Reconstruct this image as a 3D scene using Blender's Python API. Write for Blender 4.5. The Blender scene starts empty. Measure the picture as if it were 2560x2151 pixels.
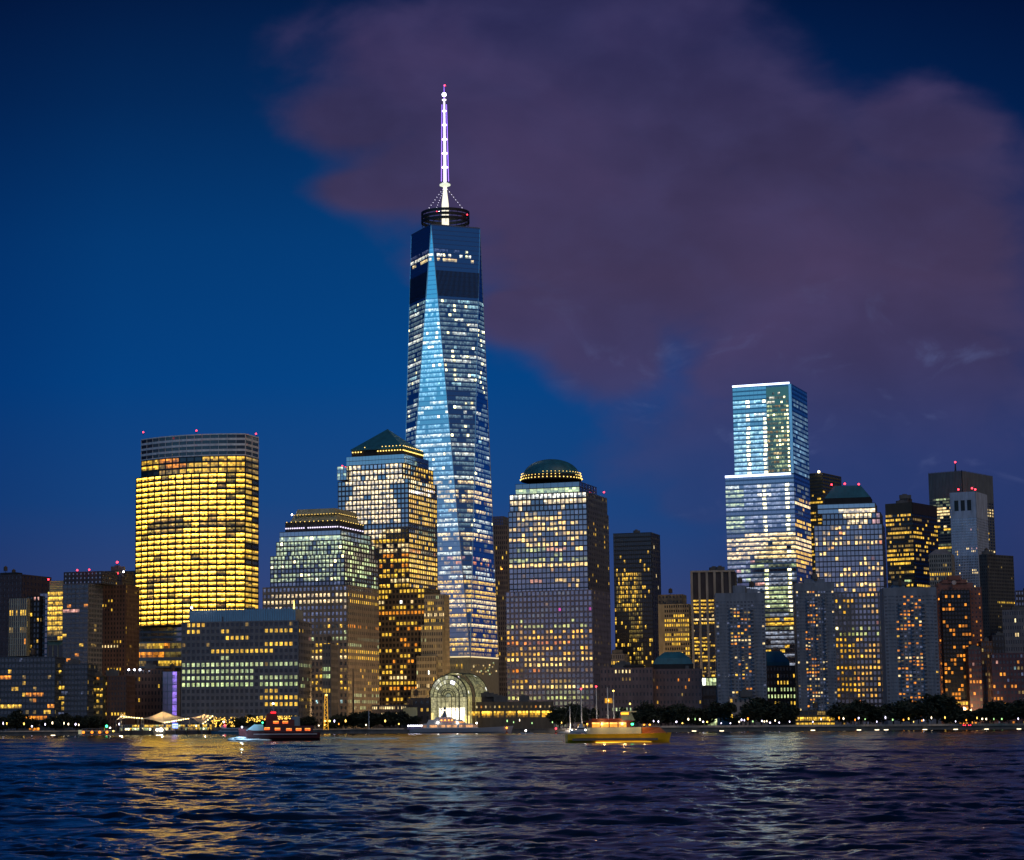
import bpy, math, random, re
import numpy as np
from mathutils import Vector, Matrix

rnd = random.Random(11)
S = bpy.context.scene
COL = S.collection

# ------------------------------------------------------------------ camera
F = 5600.0            # focal length in photograph pixels (frame 2560 wide)
PPX, PPY = 980.0, 1075.5
HZ, ROLL, CH = 1810.0, 0.0066, 6.5
T = math.atan((HZ - PPY) / F)
_fw = Vector((0, math.cos(T), math.sin(T)))
_r0 = Vector((1, 0, 0)); _u0 = Vector((0, -math.sin(T), math.cos(T)))
RIGHT = math.cos(ROLL) * _r0 - math.sin(ROLL) * _u0
UP = math.cos(ROLL) * _u0 + math.sin(ROLL) * _r0
cam_d = bpy.data.cameras.new('camera')
cam_d.sensor_fit = 'HORIZONTAL'; cam_d.sensor_width = 36.0
cam_d.lens = 36.0 * F / 2560.0
cam_d.shift_x = (1280.0 - PPX) / 2560.0
cam_d.clip_start = 0.5; cam_d.clip_end = 60000
cam = bpy.data.objects.new('camera', cam_d); COL.objects.link(cam)
M = Matrix.Identity(4)
for i in range(3):
    M[i][0] = RIGHT[i]; M[i][1] = UP[i]; M[i][2] = -_fw[i]
M[0][3], M[1][3], M[2][3] = 0, 0, CH
cam.matrix_world = M
S.camera = cam

def ray(px, py):
    return _fw + RIGHT * ((px - PPX) / F) + UP * ((PPY - py) / F)
def at(px, py, Y):
    d = ray(px, py); s = Y / d.y
    return d.x * s, CH + d.z * s
def X(px, Y, py=1750): return at(px, py, Y)[0]
def Zh(px, py, Y): return at(px, py, Y)[1]
def project(x, y, z):
    v = Vector((x, y, z - CH)); w = v.dot(_fw)
    return PPX + F * v.dot(RIGHT) / w, PPY - F * v.dot(UP) / w

# ------------------------------------------------------------------ render settings
S.view_settings.view_transform = 'Standard'
S.view_settings.look = 'None'
S.view_settings.exposure = 0.0
S.view_settings.gamma = 1.0
S.cycles.use_denoising = True
S.cycles.max_bounces = 5; S.cycles.diffuse_bounces = 2; S.cycles.glossy_bounces = 3
S.cycles.transmission_bounces = 3
S.cycles.sample_clamp_indirect = 6.0
S.cycles.caustics_reflective = False; S.cycles.caustics_refractive = False

# ------------------------------------------------------------------ world: dusk sky with a lit cloud bank
SUN_DIR = Vector((-0.66, -0.74, 0.06)).normalized()     # afterglow behind the camera, north-west
world = bpy.data.worlds.new('World'); S.world = world
world.use_nodes = True
wn = world.node_tree.nodes; wl = world.node_tree.links
wn.clear()
def WN(t, **k):
    n = wn.new(t)
    for a, b in k.items(): setattr(n, a, b)
    return n
def wm(op, a, b=None, c=None, clamp=False):
    n = wn.new('ShaderNodeMath'); n.operation = op; n.use_clamp = clamp
    for i, v in enumerate((a, b, c)):
        if v is None: continue
        if isinstance(v, (int, float)): n.inputs[i].default_value = v
        else: wl.new(v, n.inputs[i])
    return n.outputs[0]
def wmix(f, a, b, mode='MIX'):
    n = wn.new('ShaderNodeMix'); n.data_type = 'RGBA'; n.blend_type = mode
    for s, v in ((n.inputs[0], f), (n.inputs[6], a), (n.inputs[7], b)):
        if isinstance(v, (int, float)): s.default_value = v
        elif isinstance(v, tuple): s.default_value = (*v, 1)
        else: wl.new(v, s)
    return n.outputs[2]
def wramp(f, stops, interp='LINEAR'):
    n = wn.new('ShaderNodeValToRGB'); r = n.color_ramp; r.interpolation = interp
    while len(r.elements) < len(stops): r.elements.new(0.5)
    for e, (p, c) in zip(r.elements, stops): e.position = p; e.color = (*c, 1)
    wl.new(f, n.inputs[0]); return n.outputs[0]
def wss(x, lo, hi):
    n = wn.new('ShaderNodeMapRange'); n.interpolation_type = 'SMOOTHSTEP'
    wl.new(x, n.inputs[0]); n.inputs[1].default_value = lo; n.inputs[2].default_value = hi
    return n.outputs[0]
tc = WN('ShaderNodeTexCoord')
sx = WN('ShaderNodeSeparateXYZ'); wl.new(tc.outputs['Generated'], sx.inputs[0])
dx, dy, dz = sx.outputs
yc = wm('MAXIMUM', dy, 0.2)
u = wm('DIVIDE', dx, yc); v = wm('DIVIDE', dz, yc)
front = wss(dy, 0.1, 0.7)
def uv(px, py):
    d = ray(px, py); return d.x / d.y, d.z / d.y
# clear sky, by height above the horizon
vy = lambda py: uv(1000, py)[1]
vs = wm('MULTIPLY', v, 1 / 0.5, clamp=True)
st = lambda py: max(0.0, vy(py)) / 0.5
base = wramp(vs, [(st(1810), (.050, .062, .165)), (st(1500), (.036, .060, .185)), (st(1250), (.010, .062, .225)),
                  (st(950), (.0015, .058, .235)), (st(600), (.0012, .046, .185)), (st(250), (.001, .024, .105)),
                  (st(0), (.0008, .013, .064)), (1.0, (.001, .012, .05))])
# darker toward the far left and far right
uc = wm('ABSOLUTE', wm('SUBTRACT', u, 0.0))
side = wramp(wm('MULTIPLY', uc, 1 / 0.5, clamp=True), [(0, (1, 1, 1)), (.25, (.85, .88, .92)), (.36, (.62, .68, .78)), (.6, (.45, .5, .62)), (1, (.5, .55, .7))])
base = wmix(1.0, base, side, 'MULTIPLY')
# clouds: soft ellipses broken up by noise
cmb = WN('ShaderNodeCombineXYZ'); wl.new(u, cmb.inputs[0]); wl.new(wm('MULTIPLY', v, 1.5), cmb.inputs[1])
def wnoise(scale, det, rough, off=(0, 0, 0), dist=0.0):
    mp = WN('ShaderNodeMapping'); wl.new(cmb.outputs[0], mp.inputs[0]); mp.inputs[1].default_value = off
    n = WN('ShaderNodeTexNoise'); wl.new(mp.outputs[0], n.inputs['Vector'])
    n.inputs['Scale'].default_value = scale; n.inputs['Detail'].default_value = det
    n.inputs['Roughness'].default_value = rough; n.inputs['Distortion'].default_value = dist
    return n.outputs['Fac']
n1 = wnoise(9, 6, .5, (3.1, 1.7, 0), .4)
n2 = wnoise(30, 5, .5, (7.3, 2.2, 0), .3)
blobs = [  # px, py, rx, ry
    (1250, 210, 560, 300), (1600, 330, 600, 440), (1150, 420, 420, 170), (900, 300, 240, 150), (960, 470, 280, 80), (2200, 620, 600, 400),
    (1650, 620, 640, 330), (2250, 900, 560, 330), (1520, 850, 200, 180), (1930, 940, 250, 110), (1330, 20, 360, 160), (2000, 1150, 560, 230),
    (1750, 1250, 150, 80), (2350, 1250, 420, 260), (1700, 40, 220, 150), (1330, 780, 200, 110), (1980, 380, 300, 200), (2300, 330, 280, 130)]
best = None
for (bx, by, rx, ry) in blobs:
    cu, cv = uv(bx, by); ru, rv = rx / F, ry / F
    a = wm('DIVIDE', wm('SUBTRACT', u, cu), ru); b = wm('DIVIDE', wm('SUBTRACT', v, cv), rv)
    q = wm('SUBTRACT', 1.0, wm('SQRT', wm('ADD', wm('MULTIPLY', a, a), wm('MULTIPLY', b, b))))
    if best is None: best = q
    else:
        n = wn.new('ShaderNodeMath'); n.operation = 'SMOOTH_MAX'; wl.new(best, n.inputs[0]); wl.new(q, n.inputs[1]); n.inputs[2].default_value = 0.25
        best = n.outputs[0]
fld = wm('ADD', best, wm('ADD', wm('MULTIPLY', wm('SUBTRACT', n1, .5), 1.25), wm('MULTIPLY', wm('SUBTRACT', n2, .5), .35)))
mask = wm('MULTIPLY', wm('MULTIPLY', wss(fld, -0.06, 0.46), front), wm('MULTIPLY_ADD', wss(v, vy(1330), vy(880)), .6, .4))
ccol = wramp(vs, [(st(1810), (.045, .050, .135)), (st(1450), (.038, .050, .155)), (st(1150), (.040, .048, .150)), (st(900), (.050, .041, .112)), (st(700), (.060, .041, .098)),
                  (st(400), (.046, .035, .094)), (st(50), (.026, .025, .088)), (1, (.02, .02, .06))])
ccol = wmix(wm('MULTIPLY', wss(n2, .35, .75), .16), ccol, (.075, .070, .19))
ccol = wmix(wm('MULTIPLY', wss(n1, .45, .75), .30), ccol, (.066, .040, .098))
cm = WN('ShaderNodeCombineColor'); k_ = wm('MULTIPLY_ADD', n1, .9, .55)
for i_ in range(3): wl.new(k_, cm.inputs[i_])
ccol = wmix(1.0, ccol, cm.outputs[0], 'MULTIPLY')
sky = wmix(wm('MULTIPLY', mask, .93), base, ccol)
# faint bright wisps low on the right
w_ = wm('MULTIPLY', wm('MULTIPLY', wss(wnoise(26, 5, .55, (1.2, 9, 0), .6), .55, .8), wss(u, .02, .14)), wm('MULTIPLY', wss(v, .06, .11), wss(wm('SUBTRACT', .22, v), 0, .06)))
sky = wmix(wm('MULTIPLY', w_, wm('MULTIPLY', front, .5)), sky, (.10, .13, .30))
# rear sky: clear, with the afterglow
dt = WN('ShaderNodeVectorMath', operation='DOT_PRODUCT'); wl.new(tc.outputs['Generated'], dt.inputs[0]); dt.inputs[1].default_value = SUN_DIR
glow = dt.outputs['Value']
rear = wramp(wm('MULTIPLY_ADD', dz, .5, .5), [(0, (.01, .012, .03)), (.5, (.11, .09, .075)), (.53, (.075, .068, .10)), (.58, (.022, .045, .115)), (.7, (.007, .042, .135)), (1, (.004, .02, .09))])
rear = wmix(wm('MULTIPLY', wss(glow, .62, .97), .95), rear, wramp(wm('MULTIPLY', dz, 2.5, clamp=True), [(0, (.085, .075, .085)), (.07, (.11, .10, .14)), (.14, (.15, .15, .27)), (.27, (.13, .27, .45)), (.40, (.11, .48, .74)), (.6, (.055, .42, .78)), (1, (.01, .12, .42))]))
sky = wmix(wss(dy, -.15, .15), rear, sky)
nishi = WN('ShaderNodeTexSky'); nishi.sky_type = 'NISHITA'; nishi.sun_disc = False
nishi.sun_elevation = math.radians(-4.0); nishi.sun_rotation = math.atan2(SUN_DIR.x, SUN_DIR.y)
nishi.altitude = 0; nishi.air_density = 1.0; nishi.dust_density = 1.0; nishi.ozone_density = 3.0
bg1 = WN('ShaderNodeBackground'); wl.new(sky, bg1.inputs[0]); bg1.inputs[1].default_value = 1.0
bg2 = WN('ShaderNodeBackground'); wl.new(nishi.outputs[0], bg2.inputs[0]); bg2.inputs[1].default_value = 0.05
addw = WN('ShaderNodeAddShader'); wl.new(bg1.outputs[0], addw.inputs[0]); wl.new(bg2.outputs[0], addw.inputs[1])
wo = WN('ShaderNodeOutputWorld'); wl.new(addw.outputs[0], wo.inputs[0])

sun_d = bpy.data.lights.new('city_fill_sun', 'SUN'); sun_d.energy = 0.50; sun_d.angle = math.radians(30)  # warm fill added in place of city light on the walls
sun_d.color = (1.0, .80, .52)
sun = bpy.data.objects.new('city_fill_sun', sun_d); COL.objects.link(sun)
sun.rotation_euler = Vector((.55, -.84, 1.1)).to_track_quat('Z', 'Y').to_euler()

# ------------------------------------------------------------------ materials
MATS = {}
def new_mat(name):
    m = bpy.data.materials.new(name); m.use_nodes = True
    nt = m.node_tree; p = nt.nodes['Principled BSDF']
    return m, nt, p
def stone(name, col, rough=.85, var=.25, scale=.35):
    if name in MATS: return MATS[name]
    m, nt, p = new_mat(name)
    g = nt.nodes.new('ShaderNodeTexCoord'); n = nt.nodes.new('ShaderNodeTexNoise'); n.inputs['Scale'].default_value = scale; n.inputs['Detail'].default_value = 6
    mp = nt.nodes.new('ShaderNodeMapping'); mp.inputs[3].default_value = (1, 1, .25)
    nt.links.new(g.outputs['Object'], mp.inputs[0]); nt.links.new(mp.outputs[0], n.inputs['Vector'])
    r = nt.nodes.new('ShaderNodeValToRGB')
    r.color_ramp.elements[0].position = .3; r.color_ramp.elements[1].position = .7
    r.color_ramp.elements[0].color = (*[c * (1 - var) for c in col], 1); r.color_ramp.elements[1].color = (*[min(1, c * (1 + var)) for c in col], 1)
    nt.links.new(n.outputs['Fac'], r.inputs[0]); nt.links.new(r.outputs[0], p.inputs['Base Color'])
    p.inputs['Roughness'].default_value = rough
    MATS[name] = m; return m
def metal(name, col, rough=.3, metallic=1.0):
    if name in MATS: return MATS[name]
    m = stone(name, col, rough, .12, .8); m.node_tree.nodes['Principled BSDF'].inputs['Metallic'].default_value = metallic
    return m
def pane(name, col, metallic=.9, rough=.06, wob=.0):
    """coated window glass; the colour attribute 'glow' holds room light and painted sheen or reflections"""
    if name in MATS: return MATS[name]
    m, nt, p = new_mat(name)
    a = nt.nodes.new('ShaderNodeAttribute'); a.attribute_name = 'glow'
    p.inputs['Base Color'].default_value = (*col, 1)
    p.inputs['Metallic'].default_value = metallic; p.inputs['Roughness'].default_value = rough
    # rooms are uneven: fittings, furniture, people break the light up
    g = nt.nodes.new('ShaderNodeTexCoord'); n = nt.nodes.new('ShaderNodeTexNoise'); n.inputs['Scale'].default_value = .9; n.inputs['Detail'].default_value = 3
    nt.links.new(g.outputs['Object'], n.inputs['Vector'])
    mr = nt.nodes.new('ShaderNodeMapRange'); mr.inputs[1].default_value = .3; mr.inputs[2].default_value = .7; mr.inputs[3].default_value = .45; mr.inputs[4].default_value = 1.35
    nt.links.new(n.outputs['Fac'], mr.inputs[0])
    nt.links.new(a.outputs['Color'], p.inputs['Emission Color']); nt.links.new(mr.outputs[0], p.inputs['Emission Strength'])
    if wob:
        n2 = nt.nodes.new('ShaderNodeTexNoise'); n2.inputs['Scale'].default_value = .12
        nt.links.new(g.outputs['Object'], n2.inputs['Vector'])
        bp = nt.nodes.new('ShaderNodeBump'); bp.inputs['Strength'].default_value = wob; bp.inputs['Distance'].default_value = .4
        nt.links.new(n2.outputs['Fac'], bp.inputs['Height']); nt.links.new(bp.outputs[0], p.inputs['Normal'])
    MATS[name] = m; return m
def lamp(name, col, strength):
    if name in MATS: return MATS[name]
    m, nt, p = new_mat(name)
    p.inputs['Base Color'].default_value = (*[min(1, c) for c in col], 1)
    p.inputs['Emission Color'].default_value = (*col, 1); p.inputs['Emission Strength'].default_value = strength
    MATS[name] = m; return m

G_HI = pane('coated_glass', (.62, .72, .80), .95, .05, .05)
G_MID = pane('office_glass', (.42, .48, .56), .85, .08, .06)
G_LOW = pane('dark_glass', (.10, .11, .13), .6, .12, .06)
G_FLAT = pane('apartment_glass', (.16, .18, .22), .5, .15)
DARKM = metal('dark_metal', (.045, .047, .055), .45, .5)
GRAYM = metal('gray_metal', (.22, .23, .26), .4, .7)
PALEM = metal('pale_metal', (.55, .57, .62), .35, .8)
BLACK = stone('black_paint', (.02, .02, .022), .6)
RED_L = lamp('red_beacon_light', (1, .03, .05), 8.0)
WHITE_L = lamp('white_lamp_light', (1, .92, .78), 14.0)
COOL_L = lamp('cool_lamp_light', (.85, .85, 1), 14.0)
VIOLET_L = lamp('violet_lamp_light', (.35, .18, 1), 2.2)
ORANGE_L = lamp('orange_lamp_light', (1, .30, .03), 5.0)
YELLOW_L = lamp('yellow_lamp_light', (1, .66, .12), 5.0)
GREEN_L = lamp('green_lamp_light', (.05, 1, .35), 5.0)

# ------------------------------------------------------------------ mesh helpers
def me_from(name, verts, faces, mats, mids=None, glow=None, smooth=False):
    me = bpy.data.meshes.new(name)
    me.from_pydata(verts, [], faces)
    for m in mats: me.materials.append(m)
    if mids is not None: me.polygons.foreach_set('material_index', mids)
    if glow is not None:
        a = me.attributes.new('glow', 'FLOAT_COLOR', 'FACE')
        a.data.foreach_set('color', [c for g in glow for c in (g[0], g[1], g[2], 1.0)])
    if smooth: me.polygons.foreach_set('use_smooth', [True] * len(me.polygons))
    return me
def link(name, me, parent=None, loc=None):
    o = bpy.data.objects.new(name, me); COL.objects.link(o)
    if parent is not None: o.parent = parent
    if loc is not None: o.location = loc
    return o
def tag(o, label=None, cat=None, group=None, kind=None):
    if label: o['label'] = label
    if cat: o['category'] = cat
    if group: o['group'] = group
    if kind: o['kind'] = kind
    return o
def root(name, loc, label, cat, group=None, rz=0):
    o = bpy.data.objects.new(name, None); o.empty_display_size = 1; COL.objects.link(o)
    o.location = loc; o.rotation_euler = (0, 0, rz)
    return tag(o, label, cat, group)
class MB:
    """collects shapes into one mesh"""
    def __init__(s): s.v = []; s.f = []; s.g = []
    def quad(s, a, b, c, d, g=(0, 0, 0)):
        i = len(s.v); s.v += [tuple(a), tuple(b), tuple(c), tuple(d)]; s.f.append((i, i + 1, i + 2, i + 3)); s.g.append(g)
    def poly(s, pts, g=(0, 0, 0)):
        i = len(s.v); s.v += [tuple(p) for p in pts]; s.f.append(tuple(range(i, i + len(pts)))); s.g.append(g)
    def box(s, x0, x1, y0, y1, z0, z1, g=(0, 0, 0)):
        s.prism([(x0, y0), (x1, y0), (x1, y1), (x0, y1)], z0, z1, g)
    def prism(s, foot, z0, z1, g=(0, 0, 0), bottom=True, foot2=None):
        n = len(foot); i = len(s.v); foot2 = foot2 or foot
        s.v += [(x, y, z0) for x, y in foot] + [(x, y, z1) for x, y in foot2]
        for k in range(n):
            s.f.append((i + k, i + (k + 1) % n, i + n + (k + 1) % n, i + n + k)); s.g.append(g)
        s.f.append(tuple(i + n + k for k in range(n))); s.g.append(g)
        if bottom: s.f.append(tuple(i + n - 1 - k for k in range(n))); s.g.append(g)
    def tube(s, p, q, r0, r1=None, n=8, g=(0, 0, 0), caps=True):
        p = Vector(p); q = Vector(q); r1 = r0 if r1 is None else r1
        d = (q - p).normalized(); a = d.cross(Vector((0, 0, 1)) if abs(d.z) < .9 else Vector((1, 0, 0))).normalized(); b = d.cross(a)
        i = len(s.v)
        for c, r in ((p, r0), (q, r1)):
            for k in range(n):
                t = 2 * math.pi * k / n; s.v.append(tuple(c + a * (r * math.cos(t)) + b * (r * math.sin(t))))
        for k in range(n): s.f.append((i + k, i + (k + 1) % n, i + n + (k + 1) % n, i + n + k)); s.g.append(g)
        if caps:
            s.f.append(tuple(i + n - 1 - k for k in range(n))); s.f.append(tuple(i + n + k for k in range(n))); s.g += [g, g]
    def lathe(s, c, prof, n=24, g=(0, 0, 0)):
        i = len(s.v)
        for r, z in prof:
            for k in range(n):
                t = 2 * math.pi * k / n; s.v.append((c[0] + r * math.cos(t), c[1] + r * math.sin(t), c[2] + z))
        for j in range(len(prof) - 1):
            for k in range(n):
                a = i + j * n + k; b = i + j * n + (k + 1) % n
                s.f.append((a, b, b + n, a + n)); s.g.append(g)
    def ball(s, c, r, n=10, m=6, g=(0, 0, 0), sz=1.0):
        s.lathe(c, [(max(1e-3, r * math.sin(math.pi * j / m)), -sz * r * math.cos(math.pi * j / m)) for j in range(m + 1)], n, g)
    def mesh(s, name, mat, off=(0, 0, 0), smooth=False, glow=False):
        vs = [(x - off[0], y - off[1], z - off[2]) for x, y, z in s.v]
        return me_from(name, vs, s.f, [mat], None, s.g if glow else None, smooth)
    def build(s, name, mat, parent=None, off=(0, 0, 0), smooth=False, glow=False):
        return link(name, s.mesh(name, mat, off, smooth, glow), parent)

GROUND = 2.5

# ------------------------------------------------------------------ lit window patterns
PAL = {'y': (1.30, .74, .07), 'Y': (1.8, 1.06, .13), 'w': (1.6, 1.15, .50), 'W': (1.7, 1.6, 1.25), 'g': (.62, .74, .36), 'c': (.50, .82, .85),
       'o': (1.25, .40, .03), 'k': (.34, .21, .05), 'd': (.13, .15, .09), 'p': (.80, .38, .30), 'm': (.75, .03, .85), 'b': (.07, .085, .15),
       'x': (5.0, 5.2, 4.6), 'v': (.42, .22, 1.1), 'G': (.85, 1.05, .45), 'n': (.20, .14, .03), 'S': (1.15, 1.2, 1.0), 'e': (.15, .225, .225), 'E': (.30, .52, .64), 'h': (.27, .30, .38), 'q': (.032, .032, .052)}  # b, q and partly h: sheen of unlit glass put into the glow
TOK = re.compile(r'([a-zA-Z])(\d+)?(?::([\d,\-]+))?$')
def row_lit(spec, nx):
    out = [None] * nx
    for t in spec.split():
        mt = TOK.match(t)
        if not mt: continue
        ch, pc, rg = mt.group(1), mt.group(2), mt.group(3)
        p = int(pc) / 100.0 if pc else 1.0
        cols = range(nx)
        if rg:
            cols = []
            for part in rg.split(','):
                a, _, b = part.partition('-'); cols += range(int(a), int(b or a) + 1)
        on = rnd.random() < p
        for c in cols:
            if p >= .8 or p <= .13 or ch in 'xW' or rnd.random() < (.17 if ch == 'S' else .28 if ch in 'eh' else .62): on = rnd.random() < p
            if on and 0 <= c < nx: out[c] = ch
    return out

RECTS = []       # what hides what, for choosing the windows that show
class Building:
    def __init__(s, name, label, cat='skyscraper', group=None):
        s.name, s.label, s.cat, s.group = name, label, cat, group
        s.walls = {}; s.wins = []; s.extra = []; s.org = None; s.id = len(BUILDINGS); BUILDINGS.append(s); s.root = None; s.roofs = []
    def wall(s, mat):
        return s.walls.setdefault(mat.name, (MB(), mat))[0]
    def foot(s, A, B, C, py, Y, th, d=None, w=None):
        k = lambda p: ray(p, py).x / ray(p, py).y
        th = math.radians(th); sn, cs = math.sin(th), math.cos(th)
        xb = k(B) * Y
        if w is None: w = (xb - k(A) * Y) / (cs + k(A) * sn)
        if d is None: d = (k(C) * Y - xb) / (sn - k(C) * cs)
        b = Vector((xb, Y)); a = b - w * Vector((cs, -sn)); c = b + d * Vector((sn, cs)); e = a + d * Vector((sn, cs))
        return [a, b, c, e]
    def tier(s, A, B, C, ytop, ybot, Y, th=23.5, front=None, side=None, mat=None, glass=G_MID, d=None, bulge=0, pyr=None, z=None, foot=None, roofmat=None):
        pyr = ytop if pyr is None else pyr
        f = foot or s.foot(A, B, C, pyr, Y, th, d)
        z1 = Zh(B, ytop, Y) if z is None else z[1]
        z0 = (GROUND if ybot is None else Zh(B, ybot, Y)) if z is None else z[0]
        if s.root is None:
            s.org = Vector((f[1].x, f[1].y, GROUND))
            s.root = root(s.name, s.org, s.label, s.cat, s.group)
        wb = s.wall(mat)
        poly = [tuple(f[0])]
        segs = []
        if bulge:
            n = front['nx']; nrm = Vector((-(f[1] - f[0]).y, (f[1] - f[0]).x)).normalized() * -1
            if nrm.y > 0: nrm = -nrm
            pts = [f[0].lerp(f[1], i / n) + nrm * (bulge * 4 * (i / n) * (1 - i / n)) for i in range(n + 1)]
            poly = [tuple(p) for p in pts]
            segs = [(pts[i], pts[i + 1]) for i in range(n)]
        else:
            poly += [tuple(f[1])]; segs = [(f[0], f[1])]
        poly += [tuple(f[2]), tuple(f[3])]
        wb.prism(poly, z0, z1)
        s.roofs.append((f, z1))
        if front: s.face(segs, z0, z1, front, wb, glass)
        if side is None and front and d and d >= 16 and not bulge:
            w_ = (f[1] - f[0]).length; side = dict(nx=max(2, int(front['nx'] * d / w_)), ny=front['ny'], fx=front.get('fx', .7), fy=front.get('fy', .6), dft='k8 y3', sub=(1, 1), prot=front.get('prot', .35), top=front.get('top', 0), bot=front.get('bot', 0))
        if side: s.face([(f[1], f[2])], z0, z1, side, wb, glass)
        for (p, q) in ((f[0], f[1]), (f[1], f[2])):
            a = project(p.x, p.y, z1); b = project(q.x, q.y, z1); c = project(p.x, p.y, z0)
            RECTS.append((s.id, min(p.y, q.y), min(a[0], b[0]), max(a[0], b[0]), min(a[1], b[1]), max(c[1], a[1])))
        return f, z0, z1
    def face(s, segs, z0, z1, sp, wb, glass):
        nx, ny = sp['nx'], sp['ny']; fx, fy = sp.get('fx', .7), sp.get('fy', .6)
        inner = sp.get('inner', 0); glass = sp.get('glass', glass); sub = sp.get('sub', (2, 2)); gain = sp.get('gain', 1.0)
        rows = sp.get('rows', []); dft = sp.get('dft', '')
        tm, bm = sp.get('top', 0), sp.get('bot', 0)      # blank wall above and below, metres
        prot = sp.get('prot', .35)
        zz0, zz1 = z0 + bm, z1 - tm
        ch = (zz1 - zz0) / ny; per = nx // len(segs)
        off = sp.get('off')
        lits = [row_lit(rows[j] if j < len(rows) else (dft if isinstance(dft, str) else dft[j % len(dft)]), nx) for j in range(ny)]
        if off: lits = [[q or off for q in r_] for r_ in lits]
        for si, (p, q) in enumerate(segs):
            e = q - p; L = e.length; e = e / L; nrm = Vector((e.y, -e.x))
            ml = sp.get('ml', 0) if si == 0 else 0; mr = sp.get('mr', 0) if si == len(segs) - 1 else 0
            cw = (L - ml - mr) / per; gx = cw * (1 - fx); gz = ch * (1 - fy)
            P = lambda t, o: p + e * t + nrm * o
            def bar(t0, t1, za, zb, o):
                if t1 - t0 < .01 or zb - za < .01: return
                a, b, c, d_ = P(t0, 0), P(t1, 0), P(t1, o), P(t0, o)
                wb.prism([tuple(d_), tuple(c), tuple(b), tuple(a)], za, zb)
            if gx > .05:
                for i in range(per + 1):
                    t = ml + i * cw
                    t0 = t - gx / 2 if i else (0 if ml else t); t1 = t + gx / 2 if i < per else (L if mr else t + .001)
                    if i == 0 and not ml: t1 = t + gx / 2
                    if i == per and not mr: t0 = t - gx / 2; t1 = t
                    bar(t0, t1, z0 + .02, z1 - .04, prot)
            if gz > .05:
                for j in range(ny + 1):
                    zc = zz1 - j * ch
                    za, zb = zc - gz / 2, zc + gz / 2
                    if j == 0: zb = z1
                    if j == ny: za = z0
                    bar(0, L, za, zb, prot + .06)
            skip = sp.get('skip', ())
            for j in range(ny):
                za = zz1 - (j + 1) * ch + gz / 2; zb = zz1 - j * ch - gz / 2
                for i in range(per):
                    ci = si * per + i
                    if ci in skip: continue
                    t0 = ml + i * cw + gx / 2; t1 = ml + (i + 1) * cw - gx / 2
                    s.window(P(t0, .06), P(t1, .06), za, zb, lits[j][ci], glass, sub, gain, inner=inner)
    def window(s, a, b, za, zb, ch, glass, sub=(2, 2), gain=1.0, a2=None, b2=None, inner=0):
        """a, b bottom ends (2-D); a2, b2 top ends when the wall leans"""
        a2 = a if a2 is None else a2; b2 = b if b2 is None else b2
        su, sv = sub if ch else (1, 1)
        us = [i / su for i in range(su + 1)]; hs = [j / sv for j in range(sv + 1)]
        if ch == 'q': inner = 0; sub = (1, 1); su = sv = 1; us = hs = [0, 1]
        if inner == 0 and ch == 'x' and sub == (2, 2): inner = .7
        if inner and ch:
            su = sv = 3; w_ = rnd.uniform(inner * .7, min(.96, inner * 1.3)); o_ = rnd.uniform(0, 1 - w_); us = [0, o_, o_ + w_, 1]
            h_ = rnd.uniform(inner * .75, min(.96, inner * 1.25)); o_ = rnd.uniform(0, 1 - h_); hs = [0, o_, o_ + h_, 1]
        vs, fs, gs = [], [], []
        base = PAL[ch] if ch else None
        k = gain * rnd.uniform(.55, 1.15) if ch else 0
        for j in range(sv):
            for i in range(su):
                f0, f1 = us[i], us[i + 1]; h0, h1 = hs[j], hs[j + 1]
                def pt(fu, fh):
                    lo = a.lerp(b, fu); hi = a2.lerp(b2, fu); c = lo.lerp(hi, fh); return (c.x, c.y, za + (zb - za) * fh)
                n = len(vs); vs += [pt(f0, h0), pt(f1, h0), pt(f1, h1), pt(f0, h1)]; fs.append((n, n + 1, n + 2, n + 3))
                if ch:
                    m = k * rnd.uniform(.45, 1.4)
                    if inner: m *= 1.25 if i == j == 1 else .10
                    elif sv > 2: m *= (2.3 if j == sv - 1 else (rnd.choice((.08, .2, .6)) if j == 0 else rnd.uniform(.6, 1.1)))
                    elif sv > 1: m *= (1.25 if j == sv - 1 else (rnd.uniform(.35, .95) if j == 0 else rnd.uniform(.7, 1.1)))
                    if su * sv >= 4 and ch not in 'YxvEe' and rnd.random() < .16: m *= .3
                    warm = rnd.uniform(-.08, .08)
                    lowr = (1, .86, .45) if (sv > 2 and j < sv - 1) else (1, 1, 1)
                    gs.append((base[0] * m * lowr[0], base[1] * m * (1 + warm) * lowr[1], base[2] * m * (1 + 2 * warm) * lowr[2]))
                else: gs.append((0, 0, 0))
        c = (a + b) * .5
        s.wins.append([vs, fs, gs, glass, (c.x, c.y, (za + zb) / 2), (b - a).length * (zb - za), bool(ch)])
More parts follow.
